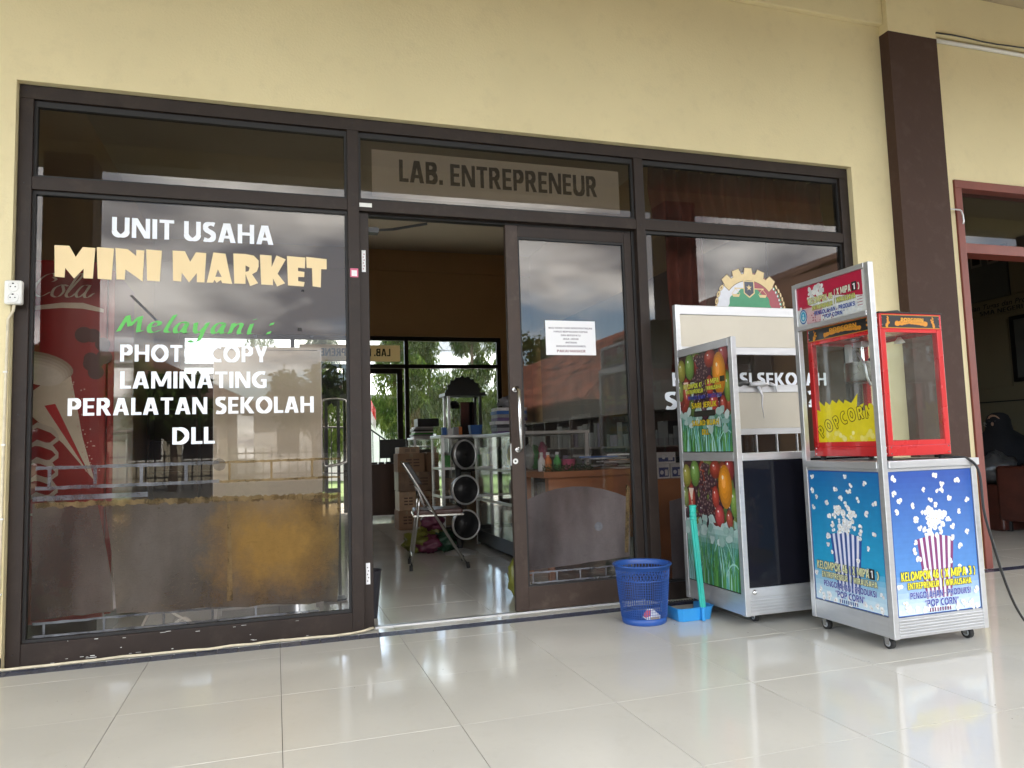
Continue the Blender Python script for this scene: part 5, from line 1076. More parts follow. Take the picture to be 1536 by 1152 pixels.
# counters of aluminium and glass
def counter(x0, x1, y0, y1, h, label, sh=(.45, .75)):
    c_ = empty('glass_counter', ((x0+x1)/2, (y0+y1)/2, 0), label, 'counter', 'glass and aluminium counters')
    for a in (x0, x1-.03):
        for b_ in (y0, y1-.03): bx('corner_post', A, c_, a, a+.03, b_, b_+.03, .001, h-.03)
    bx('counter_top', A, c_, x0-.01, x1+.01, y0-.01, y1+.01, h-.0295, h, bevel=.004); bx('base_board', 'dark_metal', c_, x0+.004, x1-.004, y0+.004, y1-.004, .0305, .15)
    for z in sh:
        bx('shelf_rail', A, c_, x0+.0305, x1-.0305, y0+.002, y0+.022, z, z+.025); bx('shelf_rail', A, c_, x0+.002, x0+.022, y0+.0305, y1-.0305, z, z+.025)
        bx('shelf', 'clear', c_, x0+.0305, x1-.0305, y0+.0305, y1-.0305, z+.008, z+.014)
    bx('glass_panel', 'clear', c_, x0+.0305, x1-.0305, y0+.008, y0+.012, .152, h-.03); bx('glass_panel', 'clear', c_, x0+.008, x0+.012, y0+.0305, y1-.0305, .152, h-.03)
    return c_
counter(1.93, 2.55, 1.75, 3.25, 1.10, 'glass counter nearest the sliding door, bags inside')
counter(1.66, 2.60, 3.60, 4.15, 1.12, 'glass counter behind the stacked fans, goods on top')
counter(1.86, 2.75, 6.35, 6.85, 1.15, 'far glass counter with ledgers piled on it')
def goods(n, xr, yr, z, mats, sz, lbs, cat, grp, seed, kind='b'):
    rnd = random.Random(seed)
    for i in range(n):
        x = xr[0]+(xr[1]-xr[0])*(i+.5)/n+rnd.uniform(-.01, .01); y = rnd.uniform(*yr); sx, sy, sz_ = [s*rnd.uniform(.8, 1.2) for s in sz]
        if kind == 'b': o = MB().box(x-sx/2, x+sx/2, y-sy/2, y+sy/2, z, z+sz_).build('goods_box', mats[i % len(mats)], None, bevel=.002)
        elif kind == 'bag': o = MB().add(*blob((x, y, z+sz_/2), 1, 16, .25, (sx/2, sy/2, sz_/2*.97), seed+i)).build('snack_bag', mats[i % len(mats)], None, smooth=True)
        tag(o, lbs[i % len(lbs)] if len(lbs) >= n else lbs[0], cat, grp)
goods(4, (1.70, 1.93), (3.7, 3.8), 1.121, ['m_blue', 'm_white', 'm_grey', 'm_orange'], (.05, .06, .08), ['small blue carton on the counter behind the fans', 'small white carton beside the blue carton', 'small grey carton on the middle of the counter', 'small orange carton right of the grey carton'], 'carton', 'cartons on the counter', 3)
o = MB().prism([(2.02, 1.121), (2.13, 1.121), (2.145, 1.225), (2.005, 1.225)], 3.70, 3.80).build('blue_tub', 'm_blue', None, bevel=.005); tag(o, 'bright blue tub on the counter beside the notebook pile', 'tub')
# notebooks piled on the near counter
ms_ = ['m_purple', 'm_grey', 'm_dark', 'm_white', 'm_purple', 'm_grey', 'm_blue', 'm_white']
for i in range(8):
    dxx = random.uniform(-.015, .015); o = MB().box(2.10+dxx, 2.42+dxx, 3.0, 3.22, 1.1005+i*.034, 1.1005+i*.034+.033).build('notebook_bundle', ms_[i], None, bevel=.003)
    tag(o, ['purple notebook bundle at the bottom of the pile', 'grey notebook bundle second from the bottom', 'black notebook bundle low in the pile', 'white notebook bundle below the middle of the pile', 'purple notebook bundle above the middle of the pile', 'grey notebook bundle near the pile top', 'blue notebook bundle just under the top one', 'white notebook bundle on top of the pile'][i], 'notebooks', 'notebook bundles on the near counter')
o = MB().add(*blob((2.27, 3.1, 1.43), .09, 16, .5, (1.3, .9, .6), 21)).build('crumpled_bag', 'm_grey', None, smooth=True); tag(o, 'crumpled pale bag on top of the notebook pile', 'bag')
goods(4, (1.98, 2.25), (2.0, 2.3), .772, ['m_yellow', 'm_white', 'm_green', 'm_pink'], (.10, .10, .20), ['yellow snack bag on the counter shelf', 'white and orange snack bag on the counter shelf', 'green snack bag on the counter shelf', 'pink bottle shaped bag on the counter shelf'], 'snack bag', 'bags inside the near counter', 5, 'bag')
goods(3, (2.0, 2.3), (2.5, 2.9), .772, ['green_bag', 'm_dark', 'green_bag'], (.16, .2, .24), ['large dark green bag left in the near counter', 'black bag in the middle of the near counter', 'large dark green bag right in the near counter'], 'bag', 'large bags in the near counter', 6, 'bag')
goods(3, (2.0, 2.3), (1.95, 2.3), .478, ['cream_panel', 'm_dark', 'm_grey'], (.07, .1, .2), ['cream carton on the lower counter shelf', 'black carton on the lower counter shelf', 'grey carton on the lower counter shelf'], 'carton', 'cartons low in the near counter', 8)
goods(4, (1.72, 2.4), (3.7, 3.95), .478, ['card', 'm_grey', 'card', 'm_dark'], (.14, .2, .22), ['brown carton left on the middle counter shelf', 'grey carton on the middle counter shelf', 'brown carton right on the middle counter shelf', 'black carton on the middle counter shelf'], 'carton', 'cartons in the middle counter', 9)
goods(7, (1.70, 2.55), (3.7, 3.95), .772, ['m_green', 'm_white', 'm_pink', 'm_dark', 'm_yellow', 'm_grey', 'm_orange'], (.08, .1, .16), ['%s packet on the upper shelf of the middle counter' % c_ for c_ in ('green', 'white', 'pink', 'black', 'yellow', 'grey', 'orange')], 'packet', 'packets in the middle counter', 12)
goods(6, (1.70, 2.5), (3.7, 3.95), .152, ['card', 'm_dark', 'card', 'm_grey', 'm_dark', 'card'], (.13, .2, .25), ['%s carton at the bottom of the middle counter' % c_ for c_ in ('leftmost brown', 'left black', 'second brown', 'grey', 'right black', 'rightmost brown')], 'carton', 'cartons low in the middle counter', 14)
# ledgers and black box on the far counter
for i in range(7):
    o = MB().box(1.88+random.uniform(-.02, .02), 2.16, 6.45, 6.75, 1.1505+i*.022, 1.1715+i*.022).build('ledger', ['m_white', 'm_grey', 'm_green', 'm_white', 'm_dark', 'm_grey', 'm_white'][i], None)
    tag(o, ['lowest white ledger under the black case', 'grey ledger second from the bottom of the pile', 'green ledger low in the pile', 'white ledger in the middle of the pile', 'black ledger above the middle of the pile', 'grey ledger second from the top of the pile', 'topmost white ledger touching the black case'][i], 'ledger', 'ledgers piled on the far counter')
o = MB().box(1.93, 2.24, 6.42, 6.72, 1.306, 1.42).build('black_case', 'm_dark', None, bevel=.006); tag(o, 'black case resting on the ledger pile', 'case')
# dark kiosk with scalloped arch on top
KK = empty('arched_kiosk', (2.22, 5.0, 0), 'black kiosk with a scalloped arch top in front of the rear window', 'kiosk')
kx0, kx1, ky0, ky1 = 2.00, 2.43, 4.75, 5.03
for a in (kx0, kx1-.03):
    for b_ in (ky0, ky1-.03): bx('post', 'black' if a > kx0 else A, KK, a, a+.03, b_, b_+.03, .001, 1.62)
bx('base_box', 'black', KK, kx0+.002, kx1-.002, ky0+.0305, ky1-.0305, .05, 1.10); bx('roof_board', 'black', KK, kx0-.04, kx1+.05, ky0-.03, ky1+.03, 1.6205, 1.66); bx('inner_screen', 'black_glass', KK, kx0+.22, kx1-.031, ky1-.02, ky1-.01, 1.11, 1.56)
pts = []
for k in range(0, 73):
    a = math.pi*k/72; rr = .195+(.016 if (k//4) % 2 else 0); pts.append((2.215+rr*1.08*math.cos(a), 1.661+rr*math.sin(a)))
MB().prism(pts, ky0+.05, ky0+.07).build('scalloped_arch', 'black', KK)
MB().add(*blob((2.12, 4.9, 1.52), .07, 14, .3, (1, .8, .7), 2)).build('pot', 'black', KK)
# cartons stacked by the desk
cn = 0; labs = ['left', 'middle', 'right']
base_lbl = empty
rows = [(0, [(1.41, .21), (1.63, .30), (1.94, .26)]), (.235, [(1.41, .21), (1.63, .30), (1.94, .27)]), (.47, [(1.41, .46), (1.88, .36)]), (.70, [(1.41, .34), (1.76, .3)]), (.93, [(1.43, .26)])]
for ri, (z, row) in enumerate(rows):
    for ci, (x, wd) in enumerate(row):
        yy = 4.98+random.uniform(-.05, .05); ht = .232 if ri < 4 else .08
        bxo = empty('carton', (x+wd/2, yy+.17, z+.0008), '%s carton in the %s row of the brown stack' % (['left', 'middle', 'right'][ci] if len(row) == 3 else (['left', 'right'][ci] if len(row) == 2 else 'single low'), ['bottom', 'second', 'third', 'fourth', 'top'][ri]), 'carton', 'brown cartons stacked beside the desk')
        MB().box(x+.004, x+wd-.004, yy, yy+.34, z+.0008, z+ht).build('box_body', ['card', 'card_dark', 'card_pale'][(ri*2+ci*3+ri*ci) % 3], bxo, bevel=.006); bx('tape_strip', 'm_tape', bxo, x+wd*.44, x+wd*.56, yy-.0012, yy-.0003, z+ht*.80, z+ht-.004)
        pp = Print((x, yy-.0005, z), (1, 0, 0), (0, 0, 1)); 
        for k in range(3):
            for j in range(2): pp.rect(wd*.3+j*wd*.28, wd*.52+j*wd*.28, ht*(.62-.16*k), ht*(.70-.16*k), (.10, .05, .03))
        pp.build('print_marks', bxo)
# desk and monitor
DK = empty('desk', (1.40, 6.9, 0), 'dark wooden desk left of the carton stack', 'desk'); bx('side_board', 'wood', DK, 1.22, 1.24, 6.6, 7.2, .001, .755); bx('side_board', 'wood', DK, 1.78, 1.80, 6.6, 7.2, .001, .755); bx('front_board', 'wood', DK, 1.2405, 1.7795, 6.62, 6.64, .06, .755); bx('desk_top', 'wood', DK, 1.19, 1.82, 6.57, 7.22, .7555, .785, bevel=.003)
MN = empty('monitor', (1.62, 6.85, .7855), 'black computer monitor on the dark desk', 'monitor'); bx('screen', 'black', MN, 1.44, 1.83, 6.86, 6.89, .865, 1.14, bevel=.005); bx('stand', 'black', MN, 1.60, 1.66, 6.88, 6.92, .80, .90); bx('foot', 'black', MN, 1.54, 1.72, 6.80, 6.94, .786, .7995)
for i in range(3): o = MB().box(1.30+.1*i, 1.38+.1*i, 6.66, 6.72, .7858, .815).build('desk_item', 'm_dark', None, bevel=.006); tag(o, ['small black device at the left of the desk', 'small black device in the middle of the desk', 'small black device nearest the monitor foot'][i], 'device', 'small devices on the desk')
# plastic bags of snacks on the floor behind the chair
for i, (x, y, r_, m_, lb) in enumerate(((1.30, 2.95, .13, 'yellow_bag', 'yellow'), (1.45, 3.05, .14, 'yellow_bag', 'olive yellow'), (1.36, 2.88, .10, 'pink_bag', 'pink'), (1.52, 2.92, .11, 'green_bag', 'green'), (1.42, 3.0, .10, 'pink_bag', 'dark pink'), (1.25, 3.1, .09, 'yellow_bag', 'small yellow'))):
    zc_ = r_*.8 if i not in (4,) else .27
    o = MB().add(*blob((x, y, zc_+.002), r_, 30, .42, (1.1, .9, .78), 30+i)).build('snack_bag', m_, None, smooth=True); tag(o, '%s plastic bag of snacks on the floor behind the chair' % lb, 'snack bag', 'snack bags on the floor')
o = bx('added_low_cabinet', 'wood', None, 2.12, 3.6, 7.45, 7.9, .001, .98); tag(o, 'added low dark cabinet blocking the bright lawn under the rear window', 'cabinet')  # added only to block the bright lawn seen low in the rear window
o = MB().add(*blob((1.49, .55, .125), .10, 16, .35, (.7, .6, 1.2), 40)).build('yellow_bag', 'yellow_bag', None, smooth=True); tag(o, 'yellow green bag standing behind the sliding door edge', 'bag')
BN = empty('black_bin', (.50, .34, .0005), 'small dark bin just inside the left door jamb', 'bin')
MB().lathe((.49, .34, .001), [(.06, 0), (.085, .265), (.09, .27), (.088, .272), (.080, .262), (.055, .01), (0, .008)], 24, caps=False).build('bin_body', 'm_dark', BN, smooth=True)

# table with papers behind the sliding door
TB = empty('cluttered_table', (2.1, .95, 0), 'orange brown table heaped with papers behind the sliding door', 'table')
bx('table_top', 'orange_wood', TB, 1.76, 2.80, .72, 1.30, .745, .790, bevel=.003); bx('front_board', 'orange_wood', TB, 1.80, 2.76, .75, .77, .30, .7445)
for a in (1.80, 2.72):
    for b_ in (.775, 1.24): bx('leg', 'orange_wood', TB, a, a+.04, b_, b_+.04, .001, .7445)
rnd = random.Random(5)
for i in range(9):
    x = 2.2+rnd.uniform(0, .42); y = .80+rnd.uniform(0, .15); a = rnd.uniform(-.6, .6); c_, s_ = math.cos(a), math.sin(a); z = .791+i*.012
    q = [(x+u_*c_-v_*s_, y+u_*s_+v_*c_) for u_, v_ in ((-.14, -.1), (.14, -.1), (.14, .1), (-.14, .1))]
    o = MB().prism(q, z, z+.009, 'xy').build('paper_stack', ['m_white', 'paper', 'm_grey', 'paper', 'm_white', 'card', 'paper', 'm_blue', 'paper'][i], None); tag(o, ['bottom sheaf of papers on the table', 'second sheaf of papers from the table', 'grey folder low in the paper heap', 'white sheaf above the grey folder', 'white sheaf in the middle of the heap', 'brown folder in the paper heap', 'white sheaf above the brown folder', 'blue folder near the top of the heap', 'topmost white sheaf of the paper heap'][i], 'papers', 'papers heaped on the table')
for i, (x, m_, lb) in enumerate(((1.84, 'm_orange', 'orange'), (1.91, 'm_green', 'green'), (1.79, 'm_white', 'white'))):
    bt = empty('bottle', (x, .85, .7905), '%s bottle on the table behind the sliding door' % lb, 'bottle', 'bottles on the table'); MB().lathe((x, .85, .791), [(.025, 0), (.027, .01), (.027, .075), (.012, .10), (.011, .115)], 16).build('bottle_body', m_, bt, smooth=True); MB().lathe((x, .85, .9065), [(.013, 0), (.013, .018), (0, .019)], 12).build('cap', 'm_white', bt)
o = MB().lathe((2.0, .86, .791), [(.040, 0), (.052, .075), (.056, .078), (.050, .08), (.038, .01)], 20).build('cup', 'm_pink', None, smooth=True); tag(o, 'pinkish cup on the table between bottles and papers', 'cup')
vs = MB(); 
for i in range(700):
    x = rnd.uniform(1.77, 2.15); y = rnd.uniform(.725, .80); z = .80+rnd.uniform(-.03, .035); a = rnd.uniform(0, 6.3); l_ = .014
    vs.add([(x, y, z), (x+l_*math.cos(a), y-.004, z+l_*math.sin(a)), (x+l_*.5*math.cos(a+.9), y+.004, z+l_*.5*math.sin(a+.9))], [(0, 1, 2)])
o = vs.build('trailing_plant', 'leaf', None); tag(o, 'low trailing plant along the front edge of the table', 'plant')
# brown cupboard with milk cartons behind the right pane
CB = empty('brown_cupboard', (2.62, .5, 0), 'brown cupboard standing behind the right window pane', 'cupboard'); bx('carcass', 'orange_wood', CB, 2.40, 2.86, .30, .68, .02, .725, bevel=.003); bx('plinth', 'wood', CB, 2.41, 2.85, .31, .67, .001, .0195)
for i, (x, z, wd) in enumerate(((2.43, .726, .09), (2.53, .726, .09), (2.43, .828, .14), (2.63, .726, .09))):
    o = empty('milk_carton', (x+wd/2, .38, z), ['white and blue carton left on the brown cupboard', 'white and blue carton second on the brown cupboard', 'wide white carton lying on top of two cartons', 'white and blue carton right on the brown cupboard'][i], 'carton', 'cartons on the brown cupboard')
    bx('box_body', 'm_white', o, x, x+wd, .33, .42, z+.001, z+.10 if i != 2 else z+.075); pp = Print((x, .3296, z), (1, 0, 0), (0, 0, 1)); pp.rect(.01, wd-.008, .012, .075 if i != 2 else .04, (.03, .05, .20)); pp.disc(wd*.35, .042, .014, (.65, .66, .7), n=12); pp.rect(wd*.6, wd*.85, .02, .06, (.6, .6, .65)); pp.build('print_marks', o)
# maroon curtains
def curtain(x0, x1, z0, z1, y, label):
    n = int((x1-x0)/.012); vs = []; fs = []; m_ = 8
    for j in range(m_+1):
        z = z0+(z1-z0)*j/m_
        for i in range(n+1):
            x = x0+(x1-x0)*i/n; vs.append((x+.02*math.sin(j*.8)*(1-j/m_), y+.028*math.sin(x*62+.8*math.sin(x*9))+.01*math.sin(x*23+j*.5), z))
    for j in range(m_):
        for i in range(n): fs.append((j*(n+1)+i, j*(n+1)+i+1, (j+1)*(n+1)+i+1, (j+1)*(n+1)+i))
    o = MB().add(vs, fs).build('curtain', 'curtain', None, smooth=True); s_ = o.modifiers.new('thick', 'SOLIDIFY'); s_.thickness = .002; tag(o, label, 'curtain', 'maroon curtains behind the right windows')
curtain(2.56, 2.86, 1.45, 2.42, .28, 'gathered maroon curtain at the left of the right window')
curtain(2.42, 3.84, 2.43, 2.86, .26, 'maroon pelmet curtain behind the right transom light')

# ================================================================ OFFICE BEHIND THE RED DOOR FRAME
def board(y0, y1, z0, z1, m_, label, lines=(), pics=0, frame=None):
    o = bx('notice_board', m_, None, 8.97, 8.9995, y0, y1, z0, z1); tag(o, label, 'notice board', 'boards on the office wall')
    if frame: MB().box(8.955, 8.9695, y0, y1, z0, z0+.05).box(8.955, 8.9695, y0, y1, z1-.05, z1).box(8.955, 8.9695, y0, y0+.05, z0+.05, z1-.05).box(8.955, 8.9695, y1-.05, y1, z0+.05, z1-.05).build('board_frame', frame, o)
    pr_ = Print((8.969, y1, z0), (0, -1, 0), (0, 0, 1)); W_, H_ = y1-y0, z1-z0
    for t, a, b_, c_, d_, sh_ in lines: pr_.text(t, a*W_, b_*W_, c_*H_, d_*H_, (.02, .02, .02), .02, shear=sh_)
    for k in range(pics): pr_.rect((.06+.3*k)*W_, (.26+.3*k)*W_, .68*H_, .97*H_, (.22, .22, .2)); pr_.rect((.09+.3*k)*W_, (.23+.3*k)*W_, .73*H_, .93*H_, (.015, .015, .015))
    if lines or pics: pr_.build('lettering', o)
board(2.85, 3.65, 2.72, 3.40, 'grey_board', 'grey board with three framed pictures high on the office wall', pics=3)
board(1.2, 3.75, 2.50, 2.69, 'office_wall', 'long board lettered with a work programme title', (('Pembagian Tugas dan Program Kerja', .01, .62, .52, .88, .3), ('SMA NEGERI 2', .18, .45, .10, .40, 0)))
board(2.92, 3.62, 1.55, 2.42, 'office_wall', 'plain brownish panel under the lettered board')
board(1.9, 2.88, 1.60, 2.44, 'grey_board', 'grey board in a thick black frame on the office wall', frame='black')
board(1.2, 2.80, 2.73, 3.40, 'office_wall', 'plain panel beside the three framed pictures')
bx('wall_strip', 'black', osw, 8.985, 8.9995, .3, 5.9, 1.36, 1.375)
def armchair(x, y, rz, label):
    c_ = empty('armchair', (x, y, 0), label, 'armchair', 'oxblood armchairs in the office', rz)
    def lb(nm, m_, x0, x1, y0, y1, z0, z1, bv=.04):
        o = MB().box(x0, x1, y0, y1, z0, z1).build(nm, m_, None, bevel=bv, seg=4, smooth=True); o.parent = c_; return o
    lb('seat', 'leather', -.30, .30, -.28, .32, .22, .46); lb('armrest', 'leather', -.41, -.31, -.30, .34, .10, .64); lb('armrest', 'leather', .31, .41, -.30, .34, .10, .64)
    b = MB(); pts = [(-.34, .42), (-.35, .7), (-.28, .86), (-.12, .93), (.12, .93), (.28, .86), (.35, .7), (.34, .42)]; o = b.prism(pts, .28, .42).build('backrest', 'leather', None, bevel=.045, seg=4, smooth=True); o.parent = c_
    for a in (-.36, .30):
        for d_ in (-.26, .28): lb('leg', 'black', a, a+.05, d_, d_+.05, .001, .105, .005)
    return c_
armchair(7.22, 1.28, R(200), 'oxblood leather armchair nearest the red door frame')
armchair(7.56, 1.98, R(-80), 'armchair farther into the office where the person in black sits')
o = MB().add(*blob((6.92, 1.55, .60), .2, 20, .3, (1.05, .9, .75), 50)).build('wrapped_bundle', 'grey_cloth', None, smooth=True); tag(o, 'grey plastic wrapped bundle in front of the seated person', 'bundle')
o = MB().box(6.75, 7.1, 1.38, 1.72, .001, .455).build('low_stool', 'leather', None, bevel=.03, seg=3); tag(o, 'low oxblood stool under the wrapped bundle', 'stool')
# seated person, back turned, black robe and headscarf
def skin_body(name, joints, bones, m_, parent):
    me = bpy.data.meshes.new(name); me.from_pydata([j[0] for j in joints], bones, []); o = bpy.data.objects.new(name, me); COL.objects.link(o)
    sk = o.modifiers.new('skin', 'SKIN'); sk.use_smooth_shade = True
    for v, j in zip(me.skin_vertices[0].data, joints): v.radius = (j[1], j[2]); v.use_root = False
    me.skin_vertices[0].data[0].use_root = True
    s_ = o.modifiers.new('sub', 'SUBSURF'); s_.levels = s_.render_levels = 2; me.materials.append(M[m_]); o.parent = parent; return o
PS = empty('person', (7.50, 1.95, .0), 'person in black robe and headscarf seated sideways in the office', 'person', rz=R(-75))
J = [((0, 0, .52), .15, .13), ((0, .01, .68), .14, .11), ((0, .02, .84), .17, .12), ((0, .02, .93), .09, .08), ((0, -.01, 1.00), .055, .055), ((0, -.02, 1.08), .085, .095),
     ((.17, .02, .86), .07, .07), ((.23, -.08, .68), .05, .05), ((.16, -.26, .60), .04, .04), ((-.17, .02, .86), .07, .07), ((-.23, -.08, .68), .05, .05), ((-.16, -.26, .60), .04, .04),
     ((.10, -.05, .52), .10, .10), ((.12, -.42, .52), .075, .075), ((.12, -.46, .12), .05, .05), ((.12, -.56, .05), .04, .035), ((-.10, -.05, .52), .10, .10), ((-.12, -.42, .52), .075, .075), ((-.12, -.46, .12), .05, .05), ((-.12, -.56, .05), .04, .035)]
skin_body('body', J, [(0, 1), (1, 2), (2, 3), (3, 4), (4, 5), (2, 6), (6, 7), (7, 8), (2, 9), (9, 10), (10, 11), (0, 12), (12, 13), (13, 14), (14, 15), (0, 16), (16, 17), (17, 18), (18, 19)], 'black_cloth', PS)
n = 28; vs = []; fs = []; prof = [(.0, 1.185, 0), (.055, 1.178, 0), (.095, 1.15, 0), (.115, 1.10, 0), (.118, 1.05, 0), (.130, .99, 0), (.185, .945, .01), (.25, .89, .02), (.29, .82, .03), (.31, .70, .03), (.30, .62, .03)]
for r_, z, dy in prof:
    for k in range(n):
        a = 2*math.pi*k/n; q = 1+.05*math.sin(a*7+z*4)*(1 if z < .95 else .15); vs.append((r_*q*math.cos(a)*(1.0 if z > .96 else 1.0), r_*q*math.sin(a)*(1.08 if z > .96 else 1.0)+dy-.02, z))
for i in range(len(prof)-1):
    for k in range(n): fs.append((i*n+k, i*n+(k+1) % n, (i+1)*n+(k+1) % n, (i+1)*n+k))
o = MB().add(vs, fs).build('headscarf', 'black_cloth', None, smooth=True); o.parent = PS
o = MB().add(*[[(a*.07, -.145+.03*abs(a), 1.075+b*.085) for a, b in [(math.cos(t), math.sin(t)) for t in [2*math.pi*k/20 for k in range(20)]]], [tuple(range(20))]]).build('face', 'skin', None); o.parent = PS
b = MB()
for s_ in (-1, 1): b.add(*blob((s_*.028, -.147, 1.09), .009, 8, 0, (1.3, .5, .7), 1))
o = b.build('eyes', 'black', None); o.parent = PS
o = MB().add(*blob((0, -.152, 1.06), .016, 10, 0, (.8, .9, 1.4), 1)).build('nose', 'skin', None, smooth=True); o.parent = PS
o = MB().tube([(-.121, -.06, 1.085), (-.10, -.12, 1.07), (-.06, -.15, 1.06)], .0022, 5).tube([(-.119, -.03, 1.088), (-.12, -.08, 1.05), (-.07, -.14, 1.03)], .0018, 5).build('mask_strap', 'white_plastic', None); o.parent = PS

# ================================================================ GARDEN BEHIND
def leafmass(name, m_, parent, centers, n, size, droop=0.0, seed=1, wfac=.4):
    rs = np.random.RandomState(seed); C = np.array([c[:3] for c in centers]); Rr = np.array([c[3:6] for c in centers]); wts = Rr.prod(1)**.66; wts /= wts.sum()
    idx = rs.choice(len(C), n, p=wts); d = rs.normal(size=(n, 3)); d /= np.linalg.norm(d, axis=1)[:, None]; rad_ = rs.uniform(.25, 1, n)**.45
    P = C[idx]+d*Rr[idx]*rad_[:, None]
    a = rs.normal(size=(n, 3)); a /= np.linalg.norm(a, axis=1)[:, None]; a[:, 2] = a[:, 2]*(1-droop)-droop*1.6; a /= np.linalg.norm(a, axis=1)[:, None]
    b = rs.normal(size=(n, 3)); b -= (b*a).sum(1)[:, None]*a; b /= np.linalg.norm(b, axis=1)[:, None]
    L_ = size*rs.uniform(.6, 1.3, n)[:, None]; W_ = L_*wfac
    V = np.stack([P, P+a*L_*.5+b*W_*.5, P+a*L_, P+a*L_*.5-b*W_*.5], 1).reshape(-1, 3)
    me = bpy.data.meshes.new(name); me.vertices.add(4*n); me.vertices.foreach_set('co', V.astype('f').ravel()); me.loops.add(4*n); me.loops.foreach_set('vertex_index', np.arange(4*n, dtype='i')); me.polygons.add(n); me.polygons.foreach_set('loop_start', np.arange(0, 4*n, 4, dtype='i')); me.update(); me.validate(); me.materials.append(M[m_])
    o = bpy.data.objects.new(name, me); COL.objects.link(o); o.parent = parent; return o
def weeping(x, y, z0, h, w_, label, seed, trunks=1, n=5200, base=-.06):
    t = empty('weeping_tree', (x, y, base), label, 'tree', 'weeping trees in the rear garden'); rs = random.Random(seed); cs = []
    for i in range(34):
        q = rs.random(); z = z0+(h-z0)*q; r_ = w_*(1-.72*q)*rs.uniform(.4, .95); a = rs.uniform(0, 6.3); cs.append((r_*.8*math.cos(a), r_*.8*math.sin(a), z-base, .24+.25*w_*(1-q), .24+.25*w_*(1-q), .42))
    leafmass('crown', 'leaf2', t, cs, n*2, .17, .85, seed, .19)
    for k in range(trunks):
        dx_ = (k-(trunks-1)/2)*.55; b = MB().tube([(dx_, 0, 0), (dx_+.02, 0, 1.5), (dx_*.5, .05, 3.0), (0, 0, h-base-.4)], [.075, .06, .05, .02], 8)
        for j in range(9): zz = 1.4+j*.36; a = rs.uniform(0, 6.3); b.tube([(dx_*.6, 0, zz), (dx_*.6+w_*.45*math.cos(a), w_*.45*math.sin(a), zz+.1)], [.02, .008], 5)
        o = b.build('trunk', 'bark', None, smooth=True); o.parent = t
    return t
weeping(3.10, 15.0, 1.35, 5.2, .95, 'weeping tree on two thin trunks left of the rear window post', 11, 2, 9000)
weeping(4.05, 16.0, .4, 6.4, .85, 'narrow weeping tree seen left in the rear window', 12, n=9000)
weeping(5.15, 15.5, .5, 6.6, 1.0, 'broad weeping tree in the middle of the rear window', 13, n=12000)
weeping(6.15, 15.2, .6, 5.6, .75, 'yellow green weeping tree at the right of the rear window', 14, n=8000)
weeping(1.2, 16.5, 1.0, 5.5, .8, 'weeping tree behind the rear left transom', 15, n=4200)
weeping(-.6, 17.0, 1.0, 6.5, .9, 'weeping tree at the far left of the rear garden', 16, n=4200)
for i in range(9):
    x = 3.4+.42*i; t = empty('flowering_shrub', (x, 13.3+.3*(i % 2), -.06), ['pale flowering shrub', 'dark round shrub', 'yellowish loose shrub'][i % 3]+' %s the garden railing' % ['below', 'near', 'beyond'][i//3], 'shrub', 'shrubs in the rear garden')
    leafmass('foliage', 'leaf2', t, [(0, 0, .4, .32, .3, .45), (.1, 0, .8, .22, .2, .3)], 500, .12, .1, 60+i, .45)
    b = MB(); rs = random.Random(i)
    for k in range(26): c_ = (rs.uniform(-.35, .35), rs.uniform(-.4, -.1), rs.uniform(.2, 1.1)); b.add([(c_[0], c_[1], c_[2]), (c_[0]+.04, c_[1], c_[2]), (c_[0]+.045, c_[1], c_[2]+.045), (c_[0], c_[1]+.01, c_[2]+.04)], [(0, 1, 2, 3)])
    o = b.build('blossoms', ['m_white', 'm_pink', 'm_yellow'][i % 3], None); o.parent = t
    o = MB().tube([(0, 0, 0), (.03, 0, .5)], [.02, .01], 6).build('stem', 'bark', None); o.parent = t
GH = empty('white_building', (4, 24, -.06), 'low white building across the rear garden', 'building')
bx('wall', 'white_wall', GH, -6, 14, 24, 30, -.06, 2.9); bx('roof', 'concrete', GH, -6.4, 14.4, 23.5, 30.4, 2.901, 3.06)
for i in range(6): bx('window', 'black_glass', GH, -4+3*i, -2.9+3*i, 23.985, 23.9995, 1.0, 2.0); bx('window_sill', 'white_wall', GH, -4.1+3*i, -2.8+3*i, 23.9, 23.984, .93, .99)
RL = empty('garden_railing', (2.4, 12.6, -.06), 'thin dark metal railing along the garden ramp', 'railing')
MB().tube([(0.5, 12.6, 1.55), (1.95, 12.6, 1.50), (2.55, 12.6, 1.06), (5.0, 12.6, 1.0)], .02, 8).build('handrail', 'dark_metal', RL); MB().tube([(.5, 12.6, .55), (5.0, 12.6, .40)], .014, 8).build('lower_rail', 'dark_metal', RL)
for i in range(30):
    x = .55+.15*i; zt = 1.54 if x < 1.95 else (1.5-(x-1.95)*.73 if x < 2.55 else 1.03); MB().box(x-.008, x+.008, 12.592, 12.608, -.06, zt).build('baluster', 'dark_metal', RL)
bx('planter', 'beige_wall', None, 1.9, 4.6, 12.9, 13.05, -.06, .62); tag(bpy.data.objects['planter'], 'low cream planter wall below the garden railing', 'planter')
FL = empty('flag', (1.96, 12.3, -.06), 'small red and white flag on a thin pole outside the rear door', 'flag'); MB().tube([(1.86, 12.3, -.06), (1.88, 12.3, 2.6)], .012, 6).build('pole', 'white_plastic', FL)
def cloth(z0, z1, m_, nm):
    vs = [(1.885+.025*i, 12.3+.02*math.sin(i*1.2), z+(-.05*i*(1 if 1 else 0))) for z in (z0, z1) for i in range(9)]; MB().add(vs, [(i, i+1, i+10, i+9) for i in range(8)]).build(nm, m_, FL)
cloth(2.05, 2.30, 'red_paint', 'red_band'); cloth(1.80, 2.05, 'm_white', 'white_band')
